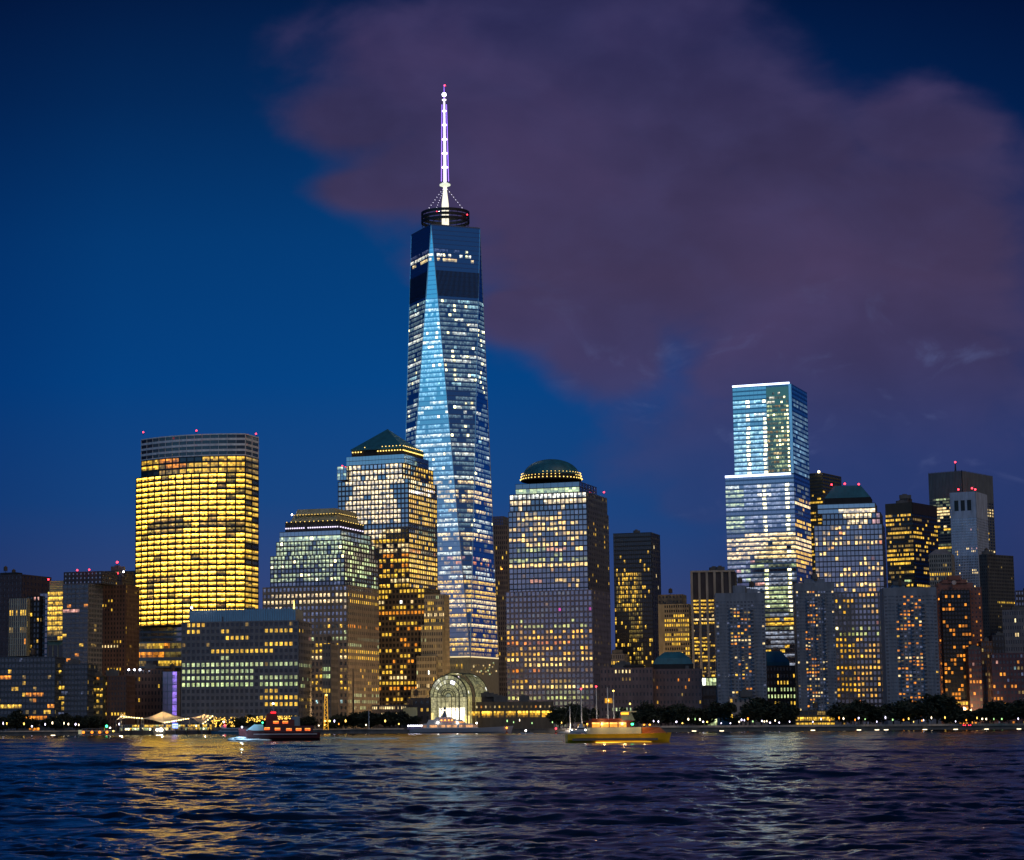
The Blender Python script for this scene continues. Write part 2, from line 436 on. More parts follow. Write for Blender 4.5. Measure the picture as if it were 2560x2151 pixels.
    def rooftop(s, f, z, n, seed):
        R = random.Random(seed); c = sum(f, Vector((0, 0))) / 4
        for i in range(n):
            p = f[1].lerp(f[0], R.uniform(.12, .8)); p = p.lerp(c, R.uniform(.25, .7)); w, d, h = R.uniform(1.5, 5), R.uniform(1.5, 4), R.uniform(1.5, 4)
            m = MB()
            if R.random() < .35:
                m.lathe((p.x, p.y, z + 1.6), [(.01, 0), (1.7, 0), (1.6, 3.0), (.01, 4.2)], 12)
                for a_ in range(4): m.tube((p.x + 1.2 * math.cos(a_ * 1.57), p.y + 1.2 * math.sin(a_ * 1.57), z - .1), (p.x + 1.2 * math.cos(a_ * 1.57), p.y + 1.2 * math.sin(a_ * 1.57), z + 1.7), .12, n=4)
                s.part('water_tank', m, stone('tank_wood', (.11, .08, .06)))
            else:
                m.box(p.x - w, p.x + w, p.y - d, p.y + d, z - .1, z + h); m.box(p.x - w * .5, p.x + w * .3, p.y - d * .6, p.y + d * .5, z + h, z + h + .9); s.part('roof_plant', m, stone('plant_gray', (.12, .12, .125)))
    def part(s, name, mb, mat, parent=None, smooth=False, glow=False):
        return mb.build(name, mat, parent or s.root, s.org, smooth, glow)
    def beacon(s, px, py, Y, r=.9, mat=None, stem=1.5):
        x, z = at(px, py, Y)
        m = MB(); m.tube((x, Y, z - r - stem), (x, Y, z - r * .6), .25); st_ = s.part('beacon_post', m, DARKM)
        m = MB(); m.ball((x, Y, z), r * .78); s.part('beacon', m, mat or RED_L, st_, True)
    def finish(s):
        for k, (mb, mat) in s.walls.items(): s.part('wall', mb, mat)
        if not s.wins: return
        ok = []
        for w in s.wins:
            px, py = project(*w[4])
            vis = 0 <= px <= 2560 and 0 <= py <= 1815
            if vis:
                for (i, Y, x0, x1, y0, y1) in RECTS:
                    if Y < w[4][1] - (14 if i == s.id else 3) and x0 - 1 < px < x1 + 1 and y0 - 1 < py < y1 and (i != s.id or Y < w[4][1] - 14): vis = False; break
            ok.append(vis)
        sc = [(0 if o else 1, -w[5] * (1.6 if w[6] else 1) / w[4][1] ** 2) for w, o in zip(s.wins, ok)]
        order = sorted(range(len(s.wins)), key=lambda i: sc[i])
        chosen = set(order[:100]) if len(order) > 100 else set(order)
        ox, oy, oz = s.org
        rest = ([], [], [], [], [])
        mats = []
        for i, w in enumerate(s.wins):
            vs = [(x - ox, y - oy, z - oz) for x, y, z in w[0]]
            if i in chosen: link('window', me_from('window', vs, w[1], [w[3]], None, w[2]), s.root)
            else:
                n = len(rest[0]); rest[0].extend(vs)
                if w[3] not in mats: mats.append(w[3])
                for f, g in zip(w[1], w[2]):
                    rest[1].append(tuple(n + q for q in f)); rest[2].append(g); rest[3].append(mats.index(w[3]))
        if rest[1]:
            tag(link('windows', me_from('windows', rest[0], rest[1], mats, rest[3], rest[2]), s.root), kind='stuff')
BUILDINGS = []

# ------------------------------------------------------------------ the setting: water, ground, quay
def build_water():
    us = np.concatenate([np.linspace(-1.3, -.30, 40, endpoint=False), np.linspace(-.30, .40, 470, endpoint=False), np.linspace(.40, 1.3, 40)])
    ys = [14.0]
    while ys[-1] < 1402: ys.append(ys[-1] * 1.0030)
    ys = np.array(ys); ys[-1] = 1402.0
    Yg, Ug = np.meshgrid(ys, us, indexing='ij'); Xg = Yg * Ug
    dxs = Yg * np.gradient(us)[None, :]; dys = Yg * .0030
    sp = np.maximum(np.abs(dxs), dys)
    Xw = Xg + 1.6 * np.sin(.11 * Yg + .05 * Xg) + .9 * np.sin(.31 * Xg + .19 * Yg + 1) + .5 * np.sin(.83 * Yg - .4 * Xg)
    Yw = Yg + 2.0 * np.sin(.09 * Xg - .03 * Yg) + 1.0 * np.sin(.27 * Xg + .13 * Yg + 2) + .4 * np.sin(.7 * Xg + .5 * Yg)
    Z = np.zeros_like(Xg); r = np.random.RandomState(4)
    lam = np.concatenate([np.geomspace(.45, 5, 84), np.geomspace(5, 18, 22), np.geomspace(20, 110, 12)])
    for l in lam:
        th = r.normal(0, 1.0 if l < 5 else (.5 if l < 20 else .3)); k = 2 * math.pi / l
        ph = r.uniform(0, 6.283)
        amp = (.0058 if l < 5 else (.0027 if l < 20 else .0024)) * l * r.uniform(.5, 1.4)
        fade = np.clip((l / sp - 1.7) / 1.5, 0, 1)
        # slow gusts so the chop is patchy
        gust = .8 + .6 * np.sin(Xg * r.uniform(.004, .03) + r.uniform(0, 6)) * np.sin(Yg * r.uniform(.004, .03) + r.uniform(0, 6))
        a = k * (Xw * math.sin(th) + Yw * math.cos(th)) + ph
        Z += amp * fade * gust * (np.sin(a) + .30 * np.cos(2 * a))
    Z *= np.clip((1402 - Yg) / 30, 0, 1)
    nr, nc = Xg.shape
    co = np.stack([Xg, Yg, Z], -1).reshape(-1, 3).astype(np.float32)
    idx = np.arange(nr * nc).reshape(nr, nc)
    q = np.stack([idx[:-1, :-1], idx[:-1, 1:], idx[1:, 1:], idx[1:, :-1]], -1).reshape(-1, 4).astype(np.int32)
    me = bpy.data.meshes.new('water')
    me.vertices.add(len(co)); me.vertices.foreach_set('co', co.ravel())
    me.loops.add(q.size); me.loops.foreach_set('vertex_index', q.ravel())
    me.polygons.add(len(q)); me.polygons.foreach_set('loop_start', np.arange(0, q.size, 4, dtype=np.int32))
    me.polygons.foreach_set('use_smooth', np.ones(len(q), dtype=bool))
    me.update(calc_edges=True)
    m, nt, p = new_mat('river_water')
    p.inputs['Base Color'].default_value = (.004, .008, .016, 1)
    p.inputs['Roughness'].default_value = .10; p.inputs['IOR'].default_value = 1.333
    g = nt.nodes.new('ShaderNodeTexCoord')
    h = None
    for sc, w in ((.8, .6), (2.4, .28), (6.5, .12)):
        mp = nt.nodes.new('ShaderNodeMapping'); mp.inputs[3].default_value = (.55 * sc, sc, sc)
        n = nt.nodes.new('ShaderNodeTexNoise'); n.inputs['Scale'].default_value = 1; n.inputs['Detail'].default_value = 3; n.inputs['Distortion'].default_value = .6
        nt.links.new(g.outputs['Object'], mp.inputs[0]); nt.links.new(mp.outputs[0], n.inputs['Vector'])
        mm = nt.nodes.new('ShaderNodeMath'); mm.operation = 'MULTIPLY_ADD'; nt.links.new(n.outputs['Fac'], mm.inputs[0]); mm.inputs[1].default_value = w
        if h is None: mm.inputs[2].default_value = 0
        else: nt.links.new(h, mm.inputs[2])
        h = mm.outputs[0]
    bp = nt.nodes.new('ShaderNodeBump'); bp.inputs['Strength'].default_value = .62; bp.inputs['Distance'].default_value = .15
    nt.links.new(h, bp.inputs['Height']); nt.links.new(bp.outputs[0], p.inputs['Normal'])
    me.materials.append(m)
    o = link('water', me); tag(o, 'dark rippled river water with golden reflections', 'water', kind='structure')
build_water()

m = MB()
m.quad((-9000, 1400, GROUND), (9000, 1400, GROUND), (30000, 30000, GROUND), (-30000, 30000, GROUND))
tag(m.build('ground', stone('asphalt_ground', (.05, .05, .052), .9, .3, .05)), 'dark city ground behind the river wall', 'ground', kind='structure')
m = MB()
m.box(-1900, 1900, 1396, 1400, -3, GROUND + .25)
m.box(-1900, 1900, 1395.4, 1400.5, GROUND + .25, GROUND + .55)
tag(m.build('quay_wall', stone('quay_concrete', (.13, .125, .12), .8, .35, .25)), 'dark concrete river wall along the promenade', 'river wall', kind='thing')
m = MB()
m.quad((-1900, 1400.5, GROUND + .01), (1900, 1400.5, GROUND + .01), (1900, 1424, GROUND + .01), (-1900, 1424, GROUND + .01))
tag(m.build('promenade', stone('promenade_paving', (.24, .21, .18), .85, .2, .4)), 'paved waterfront promenade lit by lamps', 'promenade', kind='structure')

# ------------------------------------------------------------------ buildings
st_gray = stone('gray_granite', (.19, .185, .20)); st_warm = stone('warm_granite', (.25, .205, .165)); st_khaki = stone('khaki_stone', (.42, .35, .22))
st_brown = stone('brown_brick', (.15, .085, .065)); st_red = stone('red_brick', (.30, .125, .095)); st_dark = stone('dark_cladding', (.075, .068, .075))
st_slate = stone('slate_concrete', (.215, .24, .295)); st_pale = stone('pale_limestone', (.40, .36, .30)); st_lattice = metal('lattice_bronze', (.11, .10, .115), .5, .3)
st_black = stone('black_cladding', (.02, .02, .022), .5); st_olive = stone('olive_cladding', (.12, .115, .075)); st_blue = stone('bluish_cladding', (.20, .24, .32))
st_cream = stone('cream_panels', (.55, .50, .36)); st_brownm = stone('brown_cladding', (.16, .12, .08)); st_mauve = stone('mauve_granite', (.20, .18, .23))
copper = stone('green_copper', (.024, .145, .20), .5, .2, .3); st_char = stone('charcoal_panel', (.028, .028, .032))

# -- curved gold-lit office tower, left
b = Building('office_tower', 'curved office tower glowing gold on every floor, left of the picture')
f, z0, z1 = b.tier(354, 613, 646, 1084, 1139, 1740, 21, dict(nx=14, ny=4, fx=.97, fy=.60, rows=[], prot=.5), dict(nx=2, ny=4, fx=.9, fy=.60), mat=stone('white_bands', (.86, .84, .88), .5), glass=G_LOW, bulge=11)
b.tier(354, 613, 646, 1139, 1182, 1740.2, 21, dict(nx=14, ny=3, fx=.86, fy=.66, rows=['y:0-2 o:3-5 y:9-15', 'y:0-2 k:3 o:4-6 y:7-15', 'k:3-5 y:6-15'], sub=(3, 2)), dict(nx=2, ny=3, fx=.9, fy=.6, dft='k'), mat=DARKM, glass=G_LOW, bulge=11)
gold = ['Y97', 'Y98', 'Y98 k:11', 'Y98', 'Y96 n:12', 'Y98', 'Y', 'Y96', 'Y:0-2 k:3-5 n:6 Y:7-9 k:10 Y:11-15', 'Y:0-1 n:2-4 k:5 n:6-7 Y:8 k:9-11 n:12 k:13-15', 'Y92 k:3-6 n:12-13', 'Y95 n:1 k:12', 'Y', 'Y92', 'Y97', 'Y98 n:3', 'Y', 'Y97', 'Y98', 'Y:0-1 k:2-5 Y:6-15', 'Y97 n:2', 'Y97 k:2', 'Y97 k:2', 'Y:0-6 k:7 Y:8-15', 'Y97 k:11', 'Y96', 'Y97', 'Y94', 'Y94 n:5']
b.tier(341, 613, 646, 1182, 1562, 1740.4, 21, dict(nx=14, ny=28, fx=.85, fy=.62, rows=gold, sub=(4, 3), gain=1.75, off='n'), dict(nx=2, ny=28, fx=.9, fy=.6, dft='y90'), mat=st_char, glass=G_LOW, bulge=12)
b.tier(338, 613, 646, 1562, 1602, 1740.6, 21, dict(nx=14, ny=3, fx=.95, fy=.6, rows=[]), None, mat=GRAYM, glass=G_MID)
f, _, _ = b.tier(322, 560, 600, 1602, 1668, 1700, 12, dict(nx=16, ny=3, fx=.93, fy=.60, rows=['k:0-2 y:3-5 o:6 n:7-9', 'o:1-5 n:6-9', 'k:1-2 y:5-9'], sub=(3, 2)), None, mat=GRAYM, glass=G_LOW, d=30)
b.tier(320, 560, 600, 1668, None, 1702, 12, None, None, mat=st_dark, d=30)
for px, py in ((358, 1081), (491, 1077), (640, 1085)): b.beacon(px, py, 1738, .8)

# -- dark brick hotel block with the purple glass corner
b = Building('brick_block', 'dark brick block with a purple lit glass corner', 'building')
b.tier(312, 410, 440, 1672, None, 1520, 10, dict(nx=12, ny=9, fx=.45, fy=.5, dft='y9', rows=[], sub=(1, 1)), None, mat=st_brown, glass=G_LOW, d=25)
b.tier(407, 443, 446, 1679, None, 1516, 10, dict(nx=3, ny=9, fx=.9, fy=.9, rows=[], dft='v:2', prot=.15, gain=.9, glass=pane('purple_lit_glass', (.6, .5, .7), .6, .2)), None, mat=GRAYM, d=8)
for px in (322, 336, 350): b.beacon(px, 1675, 1512, .8, COOL_L, .5)

# -- far-left towers
b = Building('apartment_tower', 'plain dark brown tower at the left edge, its flat roof unlit')
b.tier(-60, 56, 128, 1436, None, 1840, 23, dict(nx=12, ny=26, fx=.3, fy=.5, rows=[]), dict(nx=8, ny=26, fx=.3, fy=.5), mat=stone('far_brown_cladding', (.085, .065, .08)), glass=G_LOW)
b.tier(0, 40, 56, 1431, 1437, 1842, 23, None, None, mat=st_char)
b = Building('lattice_tower', 'narrow tower with pale staggered fins and a gold stair front')
b.tier(24, 67, 70, 1496, 1640, 1700, 20, dict(nx=8, ny=10, fx=.62, fy=.94, rows=['', '', 'y80', '', '', 'k30', '', 'o20', ''], sub=(1, 2)), None, mat=st_cream, glass=G_LOW, d=20)
b.tier(67, 100, 102, 1490, 1650, 1702, 20, dict(nx=4, ny=12, fx=.55, fy=.6, dft='y10', rows=['p60']), None, mat=st_char, glass=G_FLAT, d=20)
b.tier(100, 120, 124, 1483, 1650, 1704, 20, dict(nx=2, ny=12, fx=.9, fy=.75, dft='y4'), None, mat=st_blue, glass=G_MID, d=20)
f, z0, z1 = b.tier(120, 158, 162, 1478, 1602, 1690, 20, dict(nx=3, ny=10, fx=.95, fy=.72, dft='y95', sub=(4, 2), rows=['y', 'Y', 'y', 'Y70', 'y', 'y', 'y', 'Y80', 'k', 'y60']), None, mat=st_khaki, glass=G_LOW, d=20)
b.tier(120, 158, 162, 1602, None, 1692, 20, dict(nx=3, ny=3, fx=.8, fy=.7, dft='y45'), None, mat=st_khaki, glass=G_LOW, d=20)
b.tier(124, 158, 162, 1452, 1478, 1690, 20, dict(nx=1, ny=6, fx=.9, fy=.35, dft='n'), None, mat=st_khaki, glass=G_LOW, d=20)
b.tier(24, 120, 160, 1640, None, 1712, 20, None, None, mat=st_dark, d=20)
b.beacon(121, 1449, 1688, .9)
b = Building('glass_tower', 'gray banded glass apartment tower with a brown corner side')
b.tier(158, 221, 256, 1459, None, 1600, 23, dict(nx=6, ny=30, fx=.96, fy=.62, rows=['', '', '', '', 'o30', 'p40', '', '', '', 'o8', 'y15', '', 'y10', '', 'o40', 'o20'], dft='y6'),
       dict(nx=5, ny=30, fx=.9, fy=.6, dft='k14', rows=['', '', '', '', 'y20']), mat=st_gray, glass=G_FLAT)
b.tier(160, 255, 262, 1428, 1460, 1606, 20, dict(nx=10, ny=3, fx=.4, fy=.4), None, mat=st_dark, d=24)
for px, py in ((193, 1426), (223, 1425)): b.beacon(px, py, 1606, .8)
b = Building('brick_tower', 'slender brown brick tower with scattered warm windows beside the gray glass tower')
b.tier(254, 314, 324, 1462, None, 1640, 16, dict(nx=8, ny=32, fx=.42, fy=.55, dft='y7', sub=(1, 1), rows=['y20', '', '', 'y30', 'y45', 'y12', '', '', '', '', '', '', 'y25', 'w60', '', '', '', '', 'y25', '', 'y20', '', '', 'y30', 'y40', '', 'y30', '', 'y25', 'y30', 'y30']), None, mat=st_brown, glass=G_LOW, d=26)
b.tier(262, 304, 310, 1427, 1463, 1652, 16, dict(nx=8, ny=5, fx=.5, fy=.5, dft='k20'), None, mat=st_dark, glass=G_LOW, d=22)
b.beacon(294, 1434, 1642, .8); b.beacon(293, 1406, 1652, 1.0, None, 7); b.beacon(309, 1430, 1650, .8, COOL_L)
b = Building('gray_tower', 'plain gray ribbed tower squeezed behind the gold office tower')
b.tier(312, 345, 352, 1427, None, 1790, 18, dict(nx=9, ny=32, fx=.45, fy=.8, rows=['', '', '', '', '', 'w50', 'w50', '', '', '', '', '', '', 'w60', 'w30'], sub=(1, 1)), None, mat=stone('ribbed_gray', (.12, .115, .115)), glass=G_LOW, d=24)
b = Building('waterfront_apartments', 'low blue glass apartment block with balconies at the left edge', 'building')
rw = ['y:9', 'o:5-9 k10', 'g:3-4 y:13', 'y:10-11 g:3-5 k8', 'o:14-18 y12', 'o:16 k12', 'y:3-12 o:20-21', 'k10 y:19-20', 'o:14-19 y8', 'o:15 k10', 'o:15-17 b20', 'k12']
b.tier(-60, 138, 142, 1642, None, 1450, 8, dict(nx=22, ny=13, fx=.86, fy=.62, rows=['b12', 'b12'] + rw, dft='b10'), None, mat=stone('teal_slate', (.07, .09, .12)), glass=G_FLAT, d=22)
b.tier(138, 219, 226, 1660, None, 1456, 8, dict(nx=10, ny=13, fx=.86, fy=.62, rows=['', 'y:1', '', 'b20', 'y:1-2', 'b20', 'o:0 y:1-2', 'y:2', 'y:2', 'b20', '', 'k10'], dft='b10'), None, mat=stone('teal_slate', (.07, .09, .12)), glass=G_FLAT, d=22)
b.tier(216, 258, 262, 1690, None, 1470, 8, dict(nx=5, ny=10, fx=.8, fy=.5, dft='k25', rows=['o40', '', 'y70', 'y80', 'y60']), None, mat=st_olive, glass=G_LOW, d=22)
b.tier(262, 316, 318, 1690, None, 1474, 8, dict(nx=7, ny=11, fx=.5, fy=.55, rows=['', 'y30', '', 'y35', 'y20', '', 'y20', 'y30', ''], sub=(1, 1)), None, mat=st_brown, glass=G_LOW, d=22)

# -- gray exchange building with the ribbed metal penthouse
b = Building('exchange_building', 'broad gray office building with a ribbed blue metal penthouse', 'building')
nym = ['y:1-4 k8', 'y:1-3 y:8-9 y:17-22', 'y:9-13 k5', 'k:0 k:5 y:17-22', 'y:6-18', 'g:8-9', 'g:0-8 g:9-16 k:17 g:18-23', 'g:0-14', 'g:0-14 g:16-23', 'G:0-14 G:16-23', 'y:17-19', 'y:16-23', 'y:17-23', '', 'y:13-14 y:16-23', '', '']
b.tier(454, 746, 806, 1551, None, 1450, 12, dict(nx=24, ny=16, fx=.60, fy=.55, rows=nym, sub=(2, 1), prot=.3, bot=2), dict(nx=8, ny=16, fx=.5, fy=.5, rows=['', 'y30', 'p20', 'y30', '', '', 'g70', 'y25', 'G60', 'G60', 'y20', 'y35', 'y20', '', 'y40', ''], sub=(1, 1)), mat=st_gray, glass=G_LOW, d=34)
b.tier(806, 826, 836, 1610, None, 1458, 12, dict(nx=5, ny=12, fx=.5, fy=.55, rows=['', '', '', 'G', 'G', '', 'y', '', 'k40', ''], sub=(1, 1)), None, mat=st_warm, glass=G_LOW, d=20)
f = b.foot(474, 738, 778, 1535, 1456, 12, 20)
z0, z1 = Zh(738, 1552, 1456), Zh(738, 1522, 1456)
m = MB(); m.prism([tuple(p) for p in f], z0, z1)
e = (f[1] - f[0]); n_ = 46
for i in range(n_ + 1):
    p = f[0] + e * (i / n_); m.box(p.x - .25, p.x + .25, p.y - .5, p.y + .1, z0, z1 + .6)
b.part('penthouse', m, metal('blue_zinc', (.30, .40, .50), .35, .7))
b.beacon(479, 1520, 1452, .9, COOL_L); 
m = MB(); x, z = at(735, 1500, 1456); m.tube((x, 1456, z1), (x, 1456, z), .6, .05); b.part('finial', m, YELLOW_L)

CORN = lamp('cornice_lamp_light', (1, .66, .16), 2.4)
# -- stepped tower with the lit terraces (flat tiered crown)
b = Building('stepped_tower', 'stepped stone tower with floodlit flat terraces as its crown')
Yb = 1560
gl = ['g90 x4', 'g85 x5', 'g92 x4', 'g85 x8', 'g80 x5', 'd60 g10', 'g88 x9', 'g85 x9', 'b60']
b.tier(657, 868, 946, 1463, None, Yb, 21, dict(nx=21, ny=23, fx=.56, fy=.54, sub=(2, 2), prot=.4, rows=['b70', 'w97', 'w97', 'w25 b60', 'b80', 'b70 k10', 'k40 y10', 'g60 b30', 'g65', 'y70 g10', 'y95', 'w95', 'k60', 'k40', 'y30', 'y35', 'y30', 'g20', 'c20 y10', 'y15']),
       dict(nx=16, ny=23, fx=.5, fy=.52, sub=(1, 1), rows=['', 'y90', 'y90', '', '', '', 'o60', '', 'd60', 'g50', 'y', 'y', 'o20', 'y60', 'y20', 'y60', 'y20', 'g60', 'g70', 'g70']), mat=st_warm, glass=G_MID)
b.tier(676, 861, 945, 1385, 1463, Yb + 3, 21, dict(nx=20, ny=7, fx=.74, fy=.68, sub=(2, 2), rows=gl[2:]), dict(nx=14, ny=7, fx=.8, fy=.6, dft='G55', sub=(2, 1)), mat=st_lattice, glass=G_MID)
b.tier(691, 855, 935, 1350, 1386, Yb + 5, 21, dict(nx=18, ny=3, fx=.78, fy=.7, rows=['g85 x4', 'g90 x6', 'g80']), dict(nx=12, ny=3, fx=.8, fy=.6, dft='G50'), mat=st_lattice, glass=G_MID)
b.tier(699, 851, 926, 1325, 1350, Yb + 7, 21, dict(nx=16, ny=2, fx=.96, fy=.8, rows=['', 'g x6'], prot=.15), dict(nx=9, ny=2, fx=.95, fy=.7, rows=['', 'd']), mat=st_lattice, glass=G_HI)
b.tier(713, 847, 908, 1301, 1326, Yb + 10, 21, None, None, mat=st_char)
fs = []
for (A, B, C, y0, y1, ins) in ((726, 843, 900, 1301, 1283, .10), (739, 838, 893, 1283, 1270, .06)):
    f = b.foot(A, B, C, y1, Yb + 13, 21); z0, z1 = Zh(B, y0, Yb + 13), Zh(B, y1, Yb + 13); c = sum(f, Vector((0, 0))) / 4
    m = MB(); m.prism([tuple(p) for p in f], z0, z1, foot2=[tuple(p.lerp(c, ins)) for p in f])
    m.prism([tuple(c + (p - c) * 1.012) for p in f], z0 - .5, z0 + .4)
    b.part('terrace', m, stone('terrace_panels', (.42, .38, .24)))
def lamp_row(bd, A, B, C, y, Y, th, n1, n2, mat, r, name='cornice_light', skip=()):
    f = bd.foot(A, B, C, y, Y, th); z = Zh(B, y, Y)
    for (p, q, n) in ((f[0], f[1], n1), (f[1], f[2], n2)):
        nr = Vector(((q - p).y, -(q - p).x)).normalized()
        for i in range(n):
            if (n == n1 and i in skip): continue
            c = p.lerp(q, (i + .5) / n) + nr * .5
            m = MB(); m.box(c.x - r, c.x + r, c.y - .3, c.y + .3, z - r * .8, z + r * .8); bd.part(name, m, mat)
lamp_row(b, 713, 847, 908, 1317, Yb + 9, 21, 24, 10, lamp('lavender_lamp_light', (.85, .75, 1), 1.6), .5, skip=(9,))
lamp_row(b, 712, 848, 909, 1301, Yb + 9, 21, 12, 10, CORN, .26)
lamp_row(b, 725, 844, 901, 1284, Yb + 12, 21, 16, 12, CORN, .22)
b.beacon(730, 1287, Yb + 12, .7, COOL_L, .3)

# -- pyramid-roofed tower
b = Building('pyramid_tower', 'stone tower with a dark green pyramid roof ringed by lamps')
Yb = 1660
w_up = ['w:1-3 c:4-9 w:10-15', 'w90 x2', 'w70 w90:2-12']
b.tier(845, 1021, 1091, 1196, 1470, Yb, 23, dict(nx=19, ny=22, fx=.74, fy=.68, sub=(2, 2), prot=.35, rows=['w:2-17', 'w95:4-13', 'w95:4-14', 'w97:3-14', 'w96:2-16', 'w97:2-15', 'w97:2-16', 'w98:0-16', 'w95:2-16', '', 'w96:5-16', 'w96:6-12 y:0-5', 'y95:8-17 w:0-7', 'w85 y40', 'w92', 'o88 y20', 'y85', 'o70 y20', 'y80', 'y85', 'w75', 'y88', 'y80 x4', 'x10 g20']),
       dict(nx=15, ny=22, fx=.8, fy=.6, sub=(2, 1), rows=['y60 w40', 'y70 x2', 'w70 x8', 'y75', 'y80 x5', 'y', 'y90', 'y85', 'y90', 'd30', 'k30', 'y60', 'y75', 'y80', 'o60', 'y90', 'y85', 'Y90', 'Y90', 'y90 x4', 'y85', 'y60']), mat=st_lattice, glass=G_HI)
b.tier(872, 1006, 1082, 1157, 1198, Yb + 8, 23, dict(nx=13, ny=3, fx=.74, fy=.7, rows=['w:0-2 b:3-8 w:9-12', 'w95', 'w80'], sub=(2, 2)), dict(nx=12, ny=3, fx=.7, fy=.6, dft='y60'), mat=st_lattice, glass=G_HI)
b.tier(843, 866, 870, 1166, 1200, Yb + 22, 23, dict(nx=3, ny=4, fx=.8, fy=.8, dft='g60'), None, mat=PALEM, glass=G_HI, d=20)
b.tier(866, 1011, 1071, 1135, 1158, Yb + 12, 23, dict(nx=18, ny=2, fx=.97, fy=.9, prot=.12, rows=[]), dict(nx=12, ny=2, fx=.95, fy=.85, prot=.12, rows=['', 'g12']), mat=st_lattice, glass=G_HI)
b.tier(879, 1005, 1058, 1117, 1136, Yb + 16, 23, None, None, mat=st_char)
f = b.foot(877, 1006, 1060, 1117, Yb + 15, 23); z0 = Zh(1006, 1117, Yb + 15); c = sum(f, Vector((0, 0))) / 4
za = Zh(969, 1073, c.y)
m = MB()
for i in range(4):
    p, q = f[i], f[(i + 1) % 4]; m.poly([(p.x, p.y, z0), (q.x, q.y, z0), (c.x, c.y, za)])
m.prism([tuple(c + (p - c) * 1.01) for p in f], z0 - 1, z0 + .1)
b.part('pyramid_roof', m, copper)
lamp_row(b, 879, 1005, 1058, 1125, Yb + 15, 23, 18, 14, CORN, .48, skip=(4, 5, 6, 7, 8))
lamp_row(b, 882, 1005, 1056, 1114, Yb + 14.2, 23, 14, 12, CORN, .34, skip=(0, 1, 2, 4, 5, 6, 7))
b.beacon(856, 1165, Yb + 20, .6, None, .3)
# lower shaft and the floodlit stone wings stepping down to the right
b.tier(846, 1062, 1080, 1470, None, Yb - 14, 23, dict(nx=24, ny=26, fx=.66, fy=.58, sub=(2, 1), dft='y45', rows=['y70', 'y45', 'w30 x5', 'y75', 'o70', 'y40', 'y45', 'o45', 'y40', 'o40', 'o40', 'y60', 'y45', 'o35', 'y55', 'y35', 'w60', 'y80', 'o75', 'k30', 'y50', 'k20', 'y45', 'k20', 'y30', 'k10']), None, mat=st_brownm, glass=G_LOW, d=30)
for (A, B, C, y0, Y, rows) in ((1060, 1110, 1113, 1486, Yb - 18, ['g30', 'y60', 'y50', 'w80', 'y70', '', 'k30', 'y75', '', 'g25']), (1052, 1106, 1114, 1562, Yb - 22, ['y85', 'g20', 'g25', 'k30', 'k30', 'k20', 'k60', 'k20', 'y20', 'x10']), (1041, 1090, 1114, 1640, Yb - 26, ['', 'k10', 'g15 x8', 'y25', 'w60', 'k20', 'w50']), (1028, 1076, 1100, 1722, Yb - 30, ['k20', 'w40'])):
    b.tier(A, B, C, y0, None, Y, 14, dict(nx=12, ny=max(3, int((1800 - y0) / 13.5)), fx=.55, fy=.55, sub=(1, 1), rows=rows, dft='k12'), None, mat=st_khaki, glass=G_LOW, d=16)

# -- glass supertall with the tapering triangular facets and the spire
b = Building('glass_supertall', 'tallest tower, tapering blue glass facets under a lit white spire')
Y1 = 1840
bf = b.foot(1000, 1176, 1246, 1642, Y1, 23.5)
b.org = Vector((bf[1].x, bf[1].y, GROUND)); b.root = root(b.name, b.org, b.label, b.cat)
zb = Zh(1176, 1642, Y1); zt = Zh(1079, 560, Y1 + 8)
cc = sum(bf, Vector((0, 0))) / 4
tops = []
for i in range(4):
    mid = (bf[i] + bf[(i + 1) % 4]) / 2; dv = (mid - cc).normalized(); tops.append(cc + dv * 31.8)
tri = []
for i in range(4):
    A_, B_, C_ = bf[i], bf[(i + 1) % 4], bf[(i + 2) % 4]
    tri.append(('up', A_, B_, tops[i])); tri.append(('dn', tops[i], tops[(i + 1) % 4], B_))
NF = 92
def facet_ends(t, z):
    h = (z - zb) / (zt - zb)
    if t[0] == 'up': return t[1].lerp(t[3], h), t[2].lerp(t[3], h)
    return t[3].lerp(t[1], h), t[3].lerp(t[2], h)
facet_glass = pane('curtain_wall_glass', (.58, .76, .88), .97, .06, .05)
rowsF = {}
for k in range(NF):
    h = (k + .5) / NF       # 0 bottom, 1 top
    if h > .955: c_ = ''
    elif h > .905: c_ = {0: 'w35', 1: 'W55 x8', 2: 'x10 b50', 3: ''}[k % 4]
    elif h > .828: c_ = ''
    elif h > .62: c_ = rnd.choice(['e95 S30 x7', 'e95 S35 x8', 'e95 c30 x9', 'e92 S45 x7', 'e95 S25 x9', 'e92 c25 x7', 'e88 x4', 'e60'])
    elif h > .46: c_ = rnd.choice(['e85 S30 x5', 'e85 S45 x5', 'e70', 'e80 x4', 'e80 S30 x5', 'e60 c10', 'S50 e40 x6', 'e30'])
    elif h > .27: c_ = rnd.choice(['e80 S55 x4', 'e85 x5 S35', 'e70 d30', 'w75 k30', 'S75 x5 e70', 'e75', 'e75 w35', 'S50 x6 e60', 'w85'])
    elif h > .17: c_ = rnd.choice(['w70 x6', 'S70 k20', 'p45 w30', 'k40 w20', 'w55 k30', 'S60 x5', 'o25 k20', 'd30'])
    else: c_ = rnd.choice(['y88 w20', 'w92', 'y85 k15', 'w70 y60', 'y95', 'w65 k20', 'y75 k20', 'k50 y20'])
    rowsF[k] = c_
